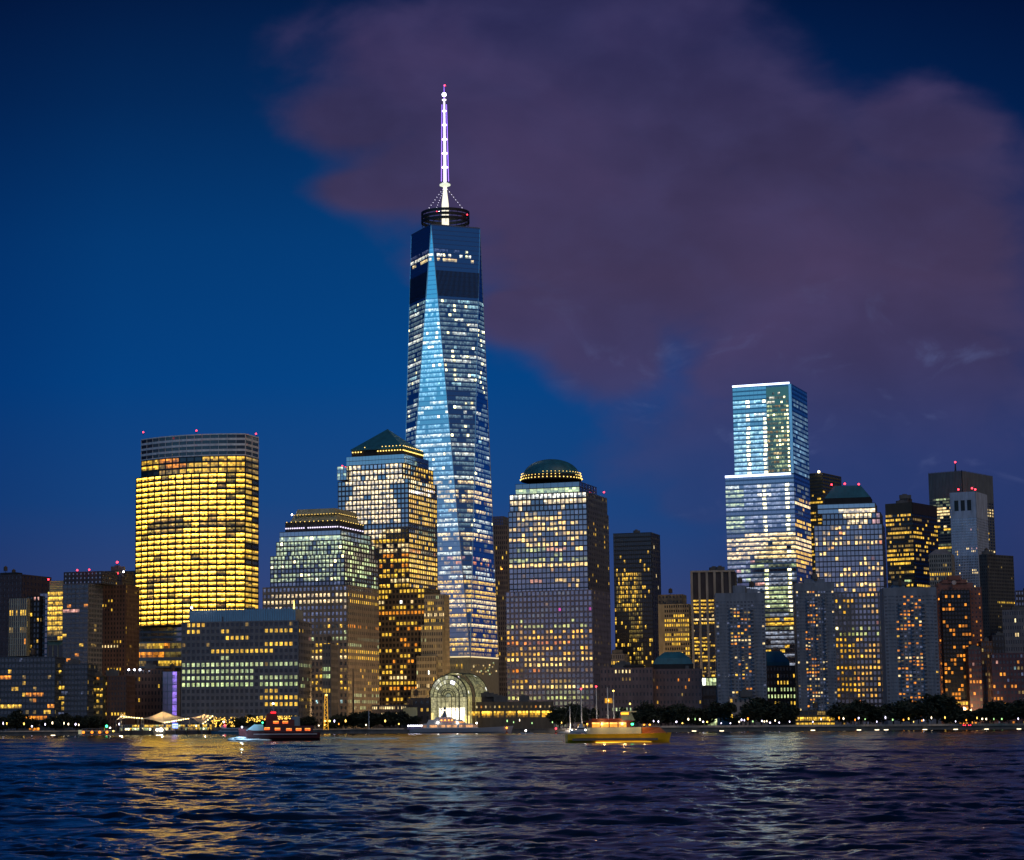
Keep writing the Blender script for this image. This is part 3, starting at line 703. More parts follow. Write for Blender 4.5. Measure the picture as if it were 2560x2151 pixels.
for ti, t in enumerate(tri):
    m = MB()
    if t[0] == 'up': m.poly([(*t[1], zb), (*t[2], zb), (*t[3], zt)])
    else: m.poly([(*t[3], zb), (*t[2], zt), (*t[1], zt)])
    b.part('glass_facet', m, facet_glass)
    vis = ti in (0, 1, 2, 7)
    if not vis: continue
    # floor lines
    mb = MB(); lv = MB()
    pl, pr = facet_ends(t, zb + .5 * (zt - zb)); e = (pr - pl).normalized(); nrm = Vector((e.y, -e.x))
    for k in range(NF + 1):
        z = zb + (zt - zb) * k / NF
        l, r = facet_ends(t, z)
        if (r - l).length < .6: continue
        o = nrm * .12
        mb.quad((*(l + o), z - .35), (*(r + o), z - .35), (*(r + o), z + .35), (*(l + o), z + .35))
        mb.quad((*(l + o), z + .35), (*(r + o), z + .35), (*r, z + .36), (*l, z + .36))
        mb.quad((*l, z - .36), (*r, z - .36), (*(r + o), z - .35), (*(l + o), z - .35))
        if k == NF: break
        spec = rowsF[k]
        if ti in (0,): spec = spec.replace('e', 'E')
        if ti == 7: spec = re.sub('x[0-9]+', 'x2', spec)
        z_a, z_b = z + 1.0, z + (zt - zb) / NF - .55
        la, ra = facet_ends(t, z_a); lb, rb = facet_ends(t, z_b)
        n = int((ra - la).length / 2.55)
        if n < 1: continue
        lit = row_lit(spec, n); mg = .04
        for i in range(n):
            if not lit[i]: continue
            f0, f1 = (i + mg) / n, (i + 1 - mg) / n
            oo = nrm * .2
            b.window(la.lerp(ra, f0) + oo, la.lerp(ra, f1) + oo, z_a, z_b, lit[i], facet_glass, (2, 2), .78 if spec[:1] not in ('y',) else .9, lb.lerp(rb, f0) + oo, lb.lerp(rb, f1) + oo)
    b.part('floor_mullion', mb, metal('facet_spandrel', (.36, .50, .66), .12, .95))
    # louvred plant floors
    if ti in (1, 7):
        za, zc = zb + (zt - zb) * .832, zb + (zt - zb) * .893
        la, ra = facet_ends(t, za); lb, rb = facet_ends(t, zc)
        for i in range(34):
            f0, f1 = (i + .3) / 34, (i + .75) / 34; o = nrm * .3
            p, q, p2, q2 = la.lerp(ra, f0) + o, la.lerp(ra, f1) + o, lb.lerp(rb, f0) + o, lb.lerp(rb, f1) + o
            lv.quad((*p, za), (*q, za), (*q2, zc), (*p2, zc))
        b.part('plant_louvre', lv, st_char)
m = MB()
for i in range(4):
    for tp in (tops[i], tops[(i + 1) % 4]): m.tube((*bf[(i + 1) % 4], zb), (*tp, zt), .5, .35, 6)
b.part('edge_trim', m, metal('steel_edge', (.75, .76, .80), .3, 1.0))
m = MB(); m.prism([tuple(p) for p in tops], zt, zt + 1.2); b.part('parapet', m, GRAYM)
m = MB(); m.prism([tuple(cc + (p - cc) * 1.0) for p in bf], GROUND, zb)
for k in range(28):
    for (p, q, n) in ((bf[0], bf[1], 40), (bf[1], bf[2], 40)):
        if k >= n: continue
b.part('podium', m, stone('podium_glass_fins', (.34, .32, .20), .35, .25, 1.2))
e = (bf[1] - bf[0]); nr = Vector((e.y, -e.x)).normalized()
for i in range(2, 26):
    p = bf[0] + e * (i + .5) / 29
    b.window(Vector((p.x - .45, p.y)) + nr * .3, Vector((p.x + .45, p.y)) + nr * .3, Zh(1150, 1672, Y1), Zh(1150, 1660, Y1), 'y' if rnd.random() < .8 else 'k', G_LOW, (1, 2), .5)
e2 = (bf[2] - bf[1]); nr2 = Vector((e2.y, -e2.x)).normalized()
for i in range(26):
    p = bf[1] + e2 * rnd.random(); z = Zh(1200, rnd.uniform(1655, 1690), Y1)
    b.window(Vector((p.x - .6, p.y)) + nr2 * .3, Vector((p.x + .6, p.y)) + nr2 * .3, z, z + 1.2, rnd.choice('gkkw'), G_LOW, (1, 1), .8)
m = MB()
for (p, q) in ((bf[0], bf[1]), (bf[1], bf[2])):
    d_ = (q - p).normalized(); n_ = Vector((d_.y, -d_.x)); a_, b_ = p + n_ * .4, q + n_ * .4
    m.quad((*a_, zb - .5), (*b_, zb - .5), (*b_, zb + .5), (*a_, zb + .5))
b.part('podium_light', m, lamp('podium_glow_light', (1, .80, .42), .9))
# ring, mast
cx, cy = cc.x, cc.y
zr0 = Zh(1115, 562, cy); zr1 = Zh(1115, 533, cy)
for j in range(3):
    z = zr0 + 1 + (zr1 - zr0 - 3) * j / 2.0
    m = MB(); m.lathe((cx, cy, z), [(19.6, 0), (20.8, 0), (20.8, 2.3), (19.6, 2.3), (19.6, 0)], 48); b.part('antenna_ring', m, st_black)
m = MB()
for k in range(24):
    t = 2 * math.pi * k / 24; m.tube((cx + 20 * math.cos(t), cy + 20 * math.sin(t), zr0 - 2), (cx + 20 * math.cos(t), cy + 20 * math.sin(t), zr1), .22, n=5)
b.part('ring_frame', m, st_black)
mast_w = lamp('mast_white_light', (1.0, .93, .72), 1.15); mast_v = lamp('mast_lavender_light', (.80, .72, 1.0), 1.3)
zz = lambda py: Zh(1114, py, cy)
m = MB(); m.lathe((cx, cy, 0), [(3.0, zt), (3.0, zz(512)), (2.1, zz(490)), (1.6, zz(478)), (1.6, zz(462))], 12); b.part('mast_base', m, mast_w)
m = MB(); m.lathe((cx, cy, zz(463)), [(.5, -2.2), (4.6, -.6), (4.6, .6), (2.0, 2.0), (.5, 2.0)], 16); b.part('mast_platform', m, lamp('platform_light', (.85, .9, .7), .9))
cols = [454, 419, 384, 349, 313, 278, 250]
for i in range(6):
    m = MB(); r = 1.55 - i * .12
    m.tube((cx, cy, zz(cols[i])), (cx, cy, zz(cols[i + 1])), r, r - .08, 10)
    sct = b.part('mast_section', m, mast_v)
    m = MB(); m.lathe((cx, cy, zz(cols[i + 1])), [(.6, -.5), (2.9 - i * .22, -.35), (2.9 - i * .22, .35), (.6, .5)], 14); b.part('mast_collar', m, lamp('collar_light', (.95, .85, 1), 2.2), sct)
m = MB()
for s_ in (-1, 1): m.tube((cx + s_ * 3.1, cy - .5, zz(454)), (cx + s_ * 2.0, cy - .5, zz(262)), .32, .25, 6)
b.part('mast_rail', m, VIOLET_L)
m = MB(); m.tube((cx, cy, zz(250)), (cx, cy, zz(212)), .35, .15, 6); b.part('mast_needle', m, VIOLET_L)
m = MB(); m.ball((cx, cy, zz(237)), 1.9, 14, 9); b.part('mast_beacon', m, lamp('beacon_white_light', (.9, .88, 1), 6), None, True)
b.beacon(1112, 214, cy, .9, None, .5)
for a in (-2.6, -.5, 1.6, 2.9):
    p0 = Vector((cx, cy, zz(466))); p1 = Vector((cx + 19 * math.cos(a), cy + 19 * math.sin(a) * .6, zr1))
    if a == 2.9: p1 = Vector((cx - 8 * 1.0, cy - 18, zr1))
    m = MB(); m.tube(p0, p1, .16, n=5)
    w_c = b.part('guy_cable', m, GRAYM)
    m = MB()
    for q in range(9):
        c = p0.lerp(p1, .12 + q * .105); m.ball(c, .33, 6, 4)
    b.part('cable_lights', m, lamp('cable_lamp_light', (.8, .75, 1), 1.6), w_c)
for px, py, mt in ((1092, 530, RED_L), (1168, 537, RED_L), (1098, 530, COOL_L)): b.beacon(px, py, cy - 15, .7, mt, .3)

# -- domed tower
b = Building('domed_tower', 'granite tower with a dark dome ringed by lamps')
Yb = 1620
rows2 = ['W85 x5', 'w80:1-16 b30', 'w:2 w50:4-12', 'w90:2-12', 'w60:1-13 w:15-16', 'w55', 'w45:2-8 w:11-18', 'w:0-4 w45:5-8 w:14-16', 'w:4-7 w40:8-13 k:15', 'g45:1-8 p:9-13 w:16-17', 'g35 b20', 'g60:0-8 g30', 'w98', 'y:10 k:14 b10', 'b8 k:3', 'p:5-7 w:11-13 w:15-16', 'w:16 y:14', '', 'g97', 'b60 k:8', 'y95', 'b10', 'w:11 b10', 'm:3-5 b10', 'm70:2-4 d25', 'm50:3-4 g30', 'k50 g30', 'y60 g20']
b.tier(1271, 1467, 1520, 1273, 1640, Yb, 21, dict(nx=19, ny=28, fx=.82, fy=.76, inner=.72, off='q', rows=rows2[2:], dft='y40'),
       dict(nx=12, ny=28, fx=.42, fy=.55, sub=(1, 1), dft='y12', rows=['', '', 'y8']), mat=st_lattice, glass=G_MID)
b.tier(1274, 1466, 1516, 1229, 1273, Yb + 3, 21, dict(nx=18, ny=3, fx=.76, fy=.7, rows=['W90 x8', 'w75', 'w40 b30'], sub=(2, 2)), dict(nx=12, ny=3, fx=.42, fy=.55, sub=(1, 1), dft='k8'), mat=st_lattice, glass=G_MID)
b.tier(1289, 1448, 1490, 1204, 1230, Yb + 6, 21, dict(nx=9, ny=2, fx=.97, fy=.85, rows=['', 'G85 x14'], prot=.15), dict(nx=6, ny=2, fx=.9, fy=.85), mat=st_lattice, glass=G_MID)
lr = ['y45 w20', 'y70', 'w85', 'p40 y30', 'w80', 'w70', 'k40 o12', 'k40 y20', 'k30', 'w95', 'd30', 'g60', 'k15']
b.tier(1264, 1480, 1524, 1474, None, Yb - 4, 21, dict(nx=20, ny=25, fx=.64, fy=.64, inner=.8, off='q', rows=['b30', 'b30', 'b20 k:9', 'b30 m8', 'b30', 'g20', 'g30 k20', 'y50', 'y75', 'o40 y40', 'y40', 'y70', 'w80', 'w85:3-14', 'o30 k30', 'o25', 'k30 y15', 'w97', 'd30', 'g70', 'k10'], dft='k20'),
       dict(nx=12, ny=25, fx=.4, fy=.5, sub=(1, 1), dft='k10'), mat=st_mauve, glass=G_MID)
fc = b.foot(1300, 1450, 1490, 1204, Yb + 10, 21); c = sum(fc, Vector((0, 0))) / 4
dc = Vector((X(1378, Yb + 30, 1200), Yb + 30)); zd = Zh(1378, 1204, Yb + 30)
k_ = 5600 / (Yb + 30); R_ = 76 / k_; HD = Zh(1378, 1149, Yb + 30) - zd
m = MB(); m.lathe((dc.x, dc.y, zd), [(R_, 0), (R_, 2.2), (R_ * .955, 2.2), (R_ * .955, 4.2), (R_ * .92, 4.2)], 48); b.part('dome_drum', m, st_char)
m = MB(); pr = [(R_ * .92 * math.cos(t), 4.2 + (HD - 4.2) * math.sin(t)) for t in [i * math.pi / 2 / 14 for i in range(15)]]
pr[-1] = (.01, HD); m.lathe((dc.x, dc.y, zd), pr, 48); b.part('dome', m, copper, smooth=True)
for (rr, zz_, n, sk, rad) in ((R_ * 1.005, 1.3, 46, (), .44), (R_ * .965, 5.4, 46, range(26, 32), .30), (R_ * .985, 3.4, 46, range(37, 41), .34)):
    for i in range(n):
        t = 2 * math.pi * i / n
        if math.sin(t) > .25 or i in sk: continue
        m = MB(); m.ball((dc.x + (rr + .3) * math.cos(t), dc.y + (rr + .3) * math.sin(t), zd + zz_), rad, 6, 4); b.part('cornice_light', m, CORN)
b.beacon(1510, 1231, Yb + 48, .8, None, .5)

# -- pale tower in the gap
b = Building('stone_tower', 'slim pale brown stone tower seen in the gap beside the domed tower')
b.tier(1228, 1268, 1276, 1313, None, 1960, 18, dict(nx=8, ny=40, fx=.5, fy=.6, dft='y10', sub=(1, 1), rows=['', '', '', 'w30', 'y10']), None, mat=stone('taupe_stone', (.25, .21, .18)), glass=G_LOW, d=26)
b.tier(1230, 1258, 1264, 1291, 1314, 1966, 18, dict(nx=6, ny=3, fx=.5, fy=.7), None, mat=st_gray, d=20)
b.beacon(1254, 1423, 1950, .9, ORANGE_L, .4)

# -- black glass tower
b = Building('black_tower', 'black glass slab with sparse gold windows and a painted gold reflection')
sp = []
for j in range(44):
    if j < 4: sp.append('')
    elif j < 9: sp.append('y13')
    elif j < 18: sp.append('n80:1-13 y48:2-11 y12')  # gold reflection on the glass, put into the glow of clustered panes
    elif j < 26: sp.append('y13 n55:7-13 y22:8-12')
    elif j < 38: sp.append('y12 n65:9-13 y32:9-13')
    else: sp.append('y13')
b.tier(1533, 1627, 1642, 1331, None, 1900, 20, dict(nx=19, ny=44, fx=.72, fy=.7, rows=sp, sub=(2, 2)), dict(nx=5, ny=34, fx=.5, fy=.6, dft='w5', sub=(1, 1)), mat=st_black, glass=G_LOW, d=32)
b.tier(1500, 1512, 1534, 1540, None, 1890, 18, None, None, mat=st_dark, d=18)
b.tier(1504, 1560, 1566, 1635, None, 1880, 18, dict(nx=10, ny=12, fx=.5, fy=.6, dft='y18', rows=['', 'y80', 'y80', ''], sub=(1, 1)), None, mat=st_gray, glass=G_LOW, d=18)
# -- old stone building lit gold
b = Building('stone_office', 'old stone office building with rows of gold windows beside the black slab', 'building')
b.tier(1645, 1722, 1727, 1510, None, 1850, 16, dict(nx=11, ny=26, fx=.6, fy=.55, dft='y92', rows=['', '', 'y:4-8', 'y92', 'y90', 'k30', 'y95', 'y90', 'y40', 'y30', 'y95', 'y92', 'k20 y60', 'y95', 'y92', 'y95', 'y95'], sub=(2, 1), ml=5), None, mat=st_khaki, glass=G_LOW, d=24)
b.tier(1645, 1706, 1712, 1486, 1511, 1856, 16, dict(nx=7, ny=2, fx=.4, fy=.5), None, mat=stone('dim_stone', (.22, .18, .13)), d=20)

# -- column-fronted tower
b = Building('column_tower', 'dark office tower with pale columns and gold strip windows')
b.tier(1728, 1835, 1842, 1428, None, 1800, 12, dict(nx=24, ny=34, fx=.97, fy=.5, top=22, rows=['y80', 'y92', 'y95', 'k30 y40', 'y45 w20', 'w90', 'y95', 'k20', 'w25', 'y20 w15', 'y35', 'k20 y30', 'y55', 'y50', 'y75', 'y75', 'y95', '', 'y40', 'k30', 'y35', 'y95', 'y60', 'k20', 'y30', 'k20'], dft='k20 y20', sub=(2, 2)), None, mat=st_dark, glass=G_LOW, d=30)
f = b.foot(1728, 1835, 1842, 1428, 1800, 12, 30); z1 = Zh(1835, 1428, 1800)
m = MB()
for i in range(6):
    p = f[0].lerp(f[1], i / 5.6); m.box(p.x - .9, p.x + .9, p.y - 1.5, p.y - .6, GROUND, z1 + .5)
m.prism([tuple(f[0] + Vector((-.5, -1.6))), tuple(f[1] + Vector((.5, -1.6))), tuple(f[1]), tuple(f[0])], z1 - .6, z1 + .8)
b.part('column_frame', m, st_pale)
b = Building('lobby_pavilion', 'low pavilion with a white lit ribbon under the column tower', 'building')
b.tier(1746, 1800, 1804, 1692, None, 1560, 8, dict(nx=6, ny=5, fx=.85, fy=.7, rows=['g x25', '', '', '', 'g90'], sub=(3, 2)), None, mat=st_dark, glass=G_LOW, d=20)

# -- bright glass tower with glowing roof edges
b = Building('bright_glass_tower', 'two-tier bright glass tower with white glowing roof edges')
Yb = 1950
up = ['', '', ''] + ['E98 c40 x:3 x:7', 'E95 x:3', '', 'E98 c30 x:3 S:5-7', 'E98 c25 x:3 x:7', 'E60 x:7'] + ['E98 c35 x:3 x:7'] * 14
up2 = [('' if i < 1 else 'd60 W25 x10' if i < 4 else 'd80 k60 g35 x9 x:7' if i % 3 else 'd80 g60 w15 x9 x:7') for i in range(20)]
f, z0, z1 = b.tier(1831, 1978, 2016, 960, 1183, Yb, 23.5, dict(nx=14, ny=20, fx=.98, fy=.66, rows=up, prot=.2, sub=(2, 2), skip=range(8, 14), gain=1.1), dict(nx=10, ny=20, fx=.97, fy=.6, rows=['', '', '', 'e95', 'e80', ''], dft='e95 E30', prot=.2, sub=(1, 1), gain=.7), mat=metal('curtain_frame', (.20, .30, .38), .2, .9), glass=G_HI)
# recessed dark bay on the right of the upper front
e = f[1] - f[0]; nr = Vector((e.y, -e.x)).normalized()
pA, pB = f[0] + e * (8.05 / 14) + nr * .5, f[0] + e * (13.3 / 14) + nr * .5
m = MB(); m.prism([tuple(pA), tuple(pB), tuple(pB - nr * .4), tuple(pA - nr * .4)], z0 + 1, z1 - 2); b.part('dark_bay', m, pane('olive_glass', (.34, .36, .26), .9, .12))
for j in range(20):
    za = z1 - 2 - (z1 - z0 - 3) * (j + .8) / 20; zc = za + (z1 - z0) / 20 * .55
    lit = row_lit(up2[j], 8)
    for i in range(8):
        if lit[i]: b.window(pA.lerp(pB, (i + .08) / 8) + nr * .1, pA.lerp(pB, (i + .92) / 8) + nr * .1, za, zc, lit[i], G_LOW, (2, 2), .75)
pC = f[0] + e * (13.35 / 14) + nr * .5
m = MB(); m.prism([tuple(pC), tuple(f[1] + nr * .5), tuple(f[1] + nr * .1), tuple(pC - nr * .4)], z0, z1); b.part('corner_fin', m, metal('pale_fin', (.72, .80, .92), .15, .9))
roofglow = lamp('roof_edge_light', (.62, .72, 1), 3.2)
m = MB(); m.prism([tuple(f[0] + nr * .8), tuple(f[0].lerp(f[1], .97) + nr * .8), tuple(f[0].lerp(f[1], .97)), tuple(f[0])], z1 + .1, z1 + 1.7); b.part('roof_edge_light', m, roofglow)
lo = ['', '', 'h95 S:0-2 S:7-9 x:8 x:13', 'h95 g:0-3 x:8 x:13', 'h90 g50:0-3 W:7-9 x:8 x:13', 'h95 d:0-3 x:8 W:13', 'h95 g:0-3 x:8 x:13', 'h90 x:8 x:13', '', 'h95 g:0-3 x:8 x:13', 'h90 g:0-3 x:8 x:13', 'h90 g:0-3 x:8 x:13', 'd70 d:0-3 x:8 x:13', 'w:4-14', 'w98', 'w98', 'w98', 'w98 x4', 'h88 w95', 'h88 p40 d40', 'h88 p20 d40 g30', 'h60 g:2-4 x:8 x:13 p15', 'h60 p15 g:8 x:13', 'h70 g:4 x:8 x:13', 'h70 x:8 p20 x:13', 'h95 g:8-13 x:8 x:13', 'h95 g:8-13 x:8 x:13', 'h95 g:8-13 x:8 x:13', 'h95 g:8-13 x:13', 'h95 g:8-13 x:8 x:13', 'h88 d80 x:13', 'h88 d50', 'h88 y80:8-14', 'h88 y60:8-14', 'h88 d:8-14 x:13', 'h88 y20', 'h88 d20']
f, z0, z1 = b.tier(1813, 1984, 2023, 1184, None, Yb - 4, 23.5, dict(nx=15, ny=56, fx=.985, fy=.62, rows=lo, prot=.2, sub=(2, 2), gain=1.05, dft='h70 y10'), dict(nx=10, ny=56, fx=.97, fy=.6, rows=['', '', 'd50', 'd60', 'd40', 'd50 y30', 'w90', 'y40', 'd30', '', 'y60', 'y90', 'd60', 'y70 k20', 'w95', 'w98', 'w98', 'y98', 'y95', 'y90', 'y70', 'k50', 'k40', 'y30'], dft='k30 y12', prot=.2, sub=(2, 1)), mat=metal('curtain_frame_low', (.24, .25, .34), .25, .9), glass=pane('lilac_glass', (.58, .60, .74), .93, .06))
e = f[1] - f[0]; nr = Vector((e.y, -e.x)).normalized()
m = MB(); m.prism([tuple(f[0] + nr * .8), tuple(f[0].lerp(f[1], .96) + nr * .8), tuple(f[0].lerp(f[1], .96) + nr * .05), tuple(f[0] + nr * .05)], z1 - 1, z1 + .9); b.part('terrace_edge_light', m, roofglow)
# -- olive tower behind it
b = Building('olive_tower', 'olive-brown flat-topped tower partly behind the bright glass tower')
b.tier(2010, 2055, 2102, 1182, None, 2080, 34, dict(nx=10, ny=72, fx=.92, fy=.5, rows=['', '', '', '', '', '', 'y20', 'y30', 'y85', '', 'y30', 'y65', 'k30', 'y70', 'y35', 'y55', 'y40', 'y60'], dft='y62', sub=(2, 1)), dict(nx=8, ny=72, fx=.9, fy=.5, rows=['', '', '', '', 'y20', 'y30']), mat=st_olive, glass=G_LOW)
b.beacon(2047, 1180, 2078, 1.6, lamp('roof_flood_light', (1, .75, .4), 5), .4)

# -- tower with the truncated green roof
b = Building('truncated_roof_tower', 'gray tower with a truncated green copper roof')
Yb = 1600; TH = 15
r3 = ['w:7-15', 'w60', '', 'w40:4-14', 'w20 o:6', 'w40 w:16-17', 'w50 o:16-17', 'y:3-4 k10', 'w25', 'w25 o:14', 'w40:8-17', 'w40', 'w75', 'k10', 'w:5-6 w:10-15', 'w30 y:13-14']
b.tier(2035, 2205, 2215, 1310, 1480, Yb, TH, dict(nx=17, ny=13, fx=.82, fy=.78, inner=.62, off='q', rows=r3[3:]), dict(nx=4, ny=13, fx=.5, fy=.5), mat=st_lattice, glass=G_MID, d=34)
b.tier(2055, 2200, 2209, 1281, 1311, Yb + 4, TH, dict(nx=14, ny=2, fx=.76, fy=.7, rows=['w:5-11 p:13', 'w:6-10 p:12-13']), None, mat=st_lattice, glass=G_MID, d=32)
b.tier(2044, 2187, 2196, 1257, 1282, Yb + 9, TH, dict(nx=11, ny=2, fx=.97, fy=.75, prot=.15, rows=['', 'w:4-10']), None, mat=st_lattice, glass=G_HI, d=30)
b.tier(2034, 2206, 2216, 1480, None, Yb - 3, TH, dict(nx=17, ny=24, fx=.62, fy=.6, inner=.78, off='q', rows=['y30 y:14-15', 'y30', 'w25 k20', 'y15 y:14-15', 'k15', 'k15 o12', 'g60 x8', 'g70 x6', 'y60', 'y75', 'y85', 'y80', 'y40', 'y95', 'y60', 'k30 o10', 'y90', 'y90', 'y55', 'o8'], dft='k20'), dict(nx=4, ny=24, fx=.5, fy=.5), mat=st_gray, glass=G_MID, d=36)
f = b.foot(2061, 2176, 2183, 1244, Yb + 14, TH, 26); z0 = Zh(2176, 1258, Yb + 14); ze = Zh(2176, 1243, Yb + 14); zt_ = Zh(2149, 1215, Yb + 26); c = sum(f, Vector((0, 0))) / 4
m = MB(); m.prism([tuple(p) for p in f], z0, ze); b.part('roof_drum', m, st_char)
m = MB(); m.prism([tuple(c + (p - c) * 1.01) for p in f], ze, zt_, foot2=[tuple(c + Vector(((p - c).x * .58, (p - c).y * .5))) for p in f]); b.part('copper_roof', m, copper)
for px, py in ((2079, 1212), (2112, 1210), (2147, 1211)): b.beacon(px, py, Yb + 26, .9, None, .5)

# -- downtown cluster on the right
b = Building('bronze_tower', 'bronze-black tower striped with gold window bands')
yy = ['k50 y30', 'y:0-4 y55:4-13', 'y:0-4 y20', 'y70:3-10 k40', 'y80:3-10 y40', 'k50', 'y35:2-9 k30', 'k45', 'y50 k30', 'y90', 'y96', 'y85:2-13', 'k20', 'y75 k60', 'k30', 'k25 G:10-13', 'y80:3-14', 'y92', 'y12', '']
b.tier(2213, 2280, 2341, 1256, None, 1950, 38, dict(nx=16, ny=48, fx=.95, fy=.5, top=9, sub=(2, 1), rows=yy, dft='y30'), dict(nx=14, ny=48, fx=.9, fy=.5, top=9, sub=(2, 1), rows=['', 'k20', 'y8', 'y30', 'y70', 'y60', 'y30', 'y30', 'y40 k30', 'y30', 'k40', '', 'k40', 'y50', 'y20', '', 'y60', 'k10']), mat=stone('bronze_cladding', (.05, .036, .026), .5), glass=G_LOW)
b.tier(2250, 2268, 2280, 1246, 1260, 1965, 38, None, None, mat=st_dark)
b = Building('flat_roof_tower', 'tall tower with a blank gray top storey and roof antenna at the far right')
b.tier(2321, 2404, 2480, 1178, None, 2100, 40, dict(nx=10, ny=74, fx=.97, fy=.6, top=24, sub=(2, 1), rows=['d80 g30', 'd60 g25', 'd50 g20', 'w92', 'w95', 'd40 w90:0-5', 'd60 w30', 'd40 w25', 'd30', 'y30 w20', 'd40 y40', 'd30', '', 'd40 k20', '', 'd30', 'y90', 'd20', '', 'd40 k30', '', 'y88', 'd40 w70', 'y60'], dft='d25 y20'), dict(nx=12, ny=74, fx=.6, fy=.55, top=26, sub=(1, 1), rows=['', '', 'w95', 'w45', 'w60', 'w30', 'y30', 'k20', '', 'y30', 'y15', '', 'y35', 'k20', '', '', 'w70', 'w20', '', '', 'k20', 'y20', 'y65'], dft='k20 y14'), mat=stone('tower_gray_metal', (.17, .18, .17), .5), glass=G_LOW)
f = b.foot(2321, 2404, 2480, 1178, 2100, 40); z1 = Zh(2404, 1178, 2100)
m = MB()
for p, q in ((f[0], f[1]), (f[1], f[2])):
    for i in range(24):
        c = p.lerp(q, i / 23); m.box(c.x - .25, c.x + .25, c.y - .6, c.y + .2, z1 - 25, z1 + .8)
b.part('top_fins', m, GRAYM)
x, z = at(2388, 1156, 2125); m = MB(); m.tube((x, 2125, z1), (x, 2125, z), 1.1, .4); b.part('antenna', m, DARKM); b.beacon(2388, 1156, 2124, 1.1, None, .3)
for px, py in ((2396, 1224), (2430, 1221), (2438, 1224)): b.beacon(px, py, 2085, 1.1, None, .4)
b = Building('blue_gray_tower', 'blue-gray ribbed tower with three dark square openings at its top')
b.tier(2374, 2438, 2466, 1229, None, 1900, 30, dict(nx=16, ny=76, fx=.5, fy=.62, top=22, sub=(1, 1), rows=['', '', '', '', 'p8', '', '', '', '', '', '', 'w:9-10 p12', 'y:2-3 w:12-14', 'y:3', '', '', '', 'w:4', '', 'w:12-14', 'w:12-15 w:4', '', '', 'w:6-8', 'w:8-9', 'w10', 'w:13-14', ''], dft='k3'), dict(nx=8, ny=76, fx=.4, fy=.6, top=22, sub=(1, 1), dft='k2'), mat=stone('blue_gray_stone', (.46, .52, .64)), glass=G_MID)
f = b.foot(2374, 2438, 2466, 1229, 1900, 30); z1 = Zh(2438, 1229, 1900); e = f[1] - f[0]; nr = Vector((e.y, -e.x)).normalized()
for i in range(3):
    p = f[0] + e * (.17 + .25 * i); q = p + e * .16; m = MB(); m.prism([tuple(p + nr * .5), tuple(q + nr * .5), tuple(q), tuple(p)], z1 - 16, z1 - 7); b.part('dark_opening', m, st_black)
b = Building('gabled_tower', 'small pale stone tower with a low gabled top beside the blue-gray tower')
f, z0, z1 = b.tier(2322, 2378, 2384, 1385, None, 1860, 20, dict(nx=10, ny=38, fx=.5, fy=.6, rows=['', '', 'k40', '', 'y70', 'k30', 'y35', 'y50', 'y30', 'w20', 'y30'], dft='y12', sub=(1, 1)), None, mat=stone('pale_gray_stone', (.30, .28, .25)), glass=G_LOW, d=22)
c = sum(f, Vector((0, 0))) / 4; m = MB(); m.prism([tuple(p) for p in f], z1, z1 + 4.5, foot2=[tuple(p.lerp(c, .55)) for p in f]); b.part('gable_roof', m, st_gray)
b = Building('dark_slab', 'dark wide slab tower with one gold floor line at the far right')
b.tier(2448, 2467, 2545, 1386, None, 1800, 52, dict(nx=4, ny=48, fx=.5, fy=.5), dict(nx=16, ny=48, fx=.55, fy=.5, sub=(1, 1), rows=['', '', '', 'k10', '', 'y5', 'k8', '', 'y6', 'k6', '', 'y4', '', 'y:5-15', 'k10', '', 'y6', 'k12', '', 'y8', 'k10', '', 'y8', 'k20', 'y12', 'y:0-9', 'y60:2-12'], dft='y14 k12'), mat=stone('slab_cladding', (.10, .095, .09)), glass=G_LOW, d=34)
b = Building('edge_tower', 'gray setback block under the right edge of the skyline')
b.tier(2505, 2575, 2590, 1524, None, 1760, 16, dict(nx=12, ny=16, fx=.5, fy=.5, rows=['', 'w15', 'w20', 'w25', '', '', 'y20', 'y30', 'y25'], dft='y12', sub=(1, 1)), None, mat=st_gray, glass=G_LOW, d=24)
b.tier(2538, 2580, 2590, 1476, 1530, 1766, 16, dict(nx=6, ny=4, fx=.5, fy=.5), None, mat=st_dark, d=20)

# -- reddish stepped brick tower with a dark glass middle
b = Building('stepped_brick_tower', 'red-brown brick tower with a stepped top and dark glass middle')
Yb = 1520
b.tier(2332, 2452, 2456, 1468, None, Yb, 9, dict(nx=13, ny=30, fx=.36, fy=.42, sub=(1, 1), rows=[''], dft='o26', skip=range(3, 10)), None, mat=st_red, glass=G_LOW, d=26)
for (A, B, y0, y1) in ((2344, 2432, 1457, 1469), (2356, 2417, 1449, 1458), (2371, 2403, 1439, 1450)): b.tier(A, B, B + 3, y0, y1, Yb + 1, 9, None, None, mat=st_red, d=24)
b.tier(2353, 2424, 2427, 1475, None, Yb - 1.2, 9, dict(nx=9, ny=32, fx=.7, fy=.62, sub=(1, 1), dft='o22', rows=['', 'o30', 'o15', 'o30', 'o40', '', 'o12']), None, mat=st_black, glass=G_LOW, d=3)
x, z = at(2385, 1457, Yb - .3)
m = MB(); m.tube((x, Yb + .6, z), (x, Yb - .6, z), 1.5, n=20); b.part('round_emblem', m, stone('emblem_stone', (.5, .42, .4)))
b.tier(2389, 2422, 2424, 1752, 1778, Yb - 6, 9, dict(nx=4, ny=2, fx=.8, fy=.6, rows=['y80', 'o90'], sub=(2, 1)), None, mat=st_red, glass=G_LOW, d=5)
b = Building('brick_apartments', 'low dark red apartment blocks full of orange windows at the right edge', 'building')
b.tier(2420, 2452, 2456, 1624, None, 1500, 8, dict(nx=4, ny=13, fx=.6, fy=.5, dft='o20 k10', rows=['', 'b30', 'p40'], sub=(1, 1)), None, mat=stone('plum_brick', (.10, .055, .075)), glass=G_FLAT, d=22)
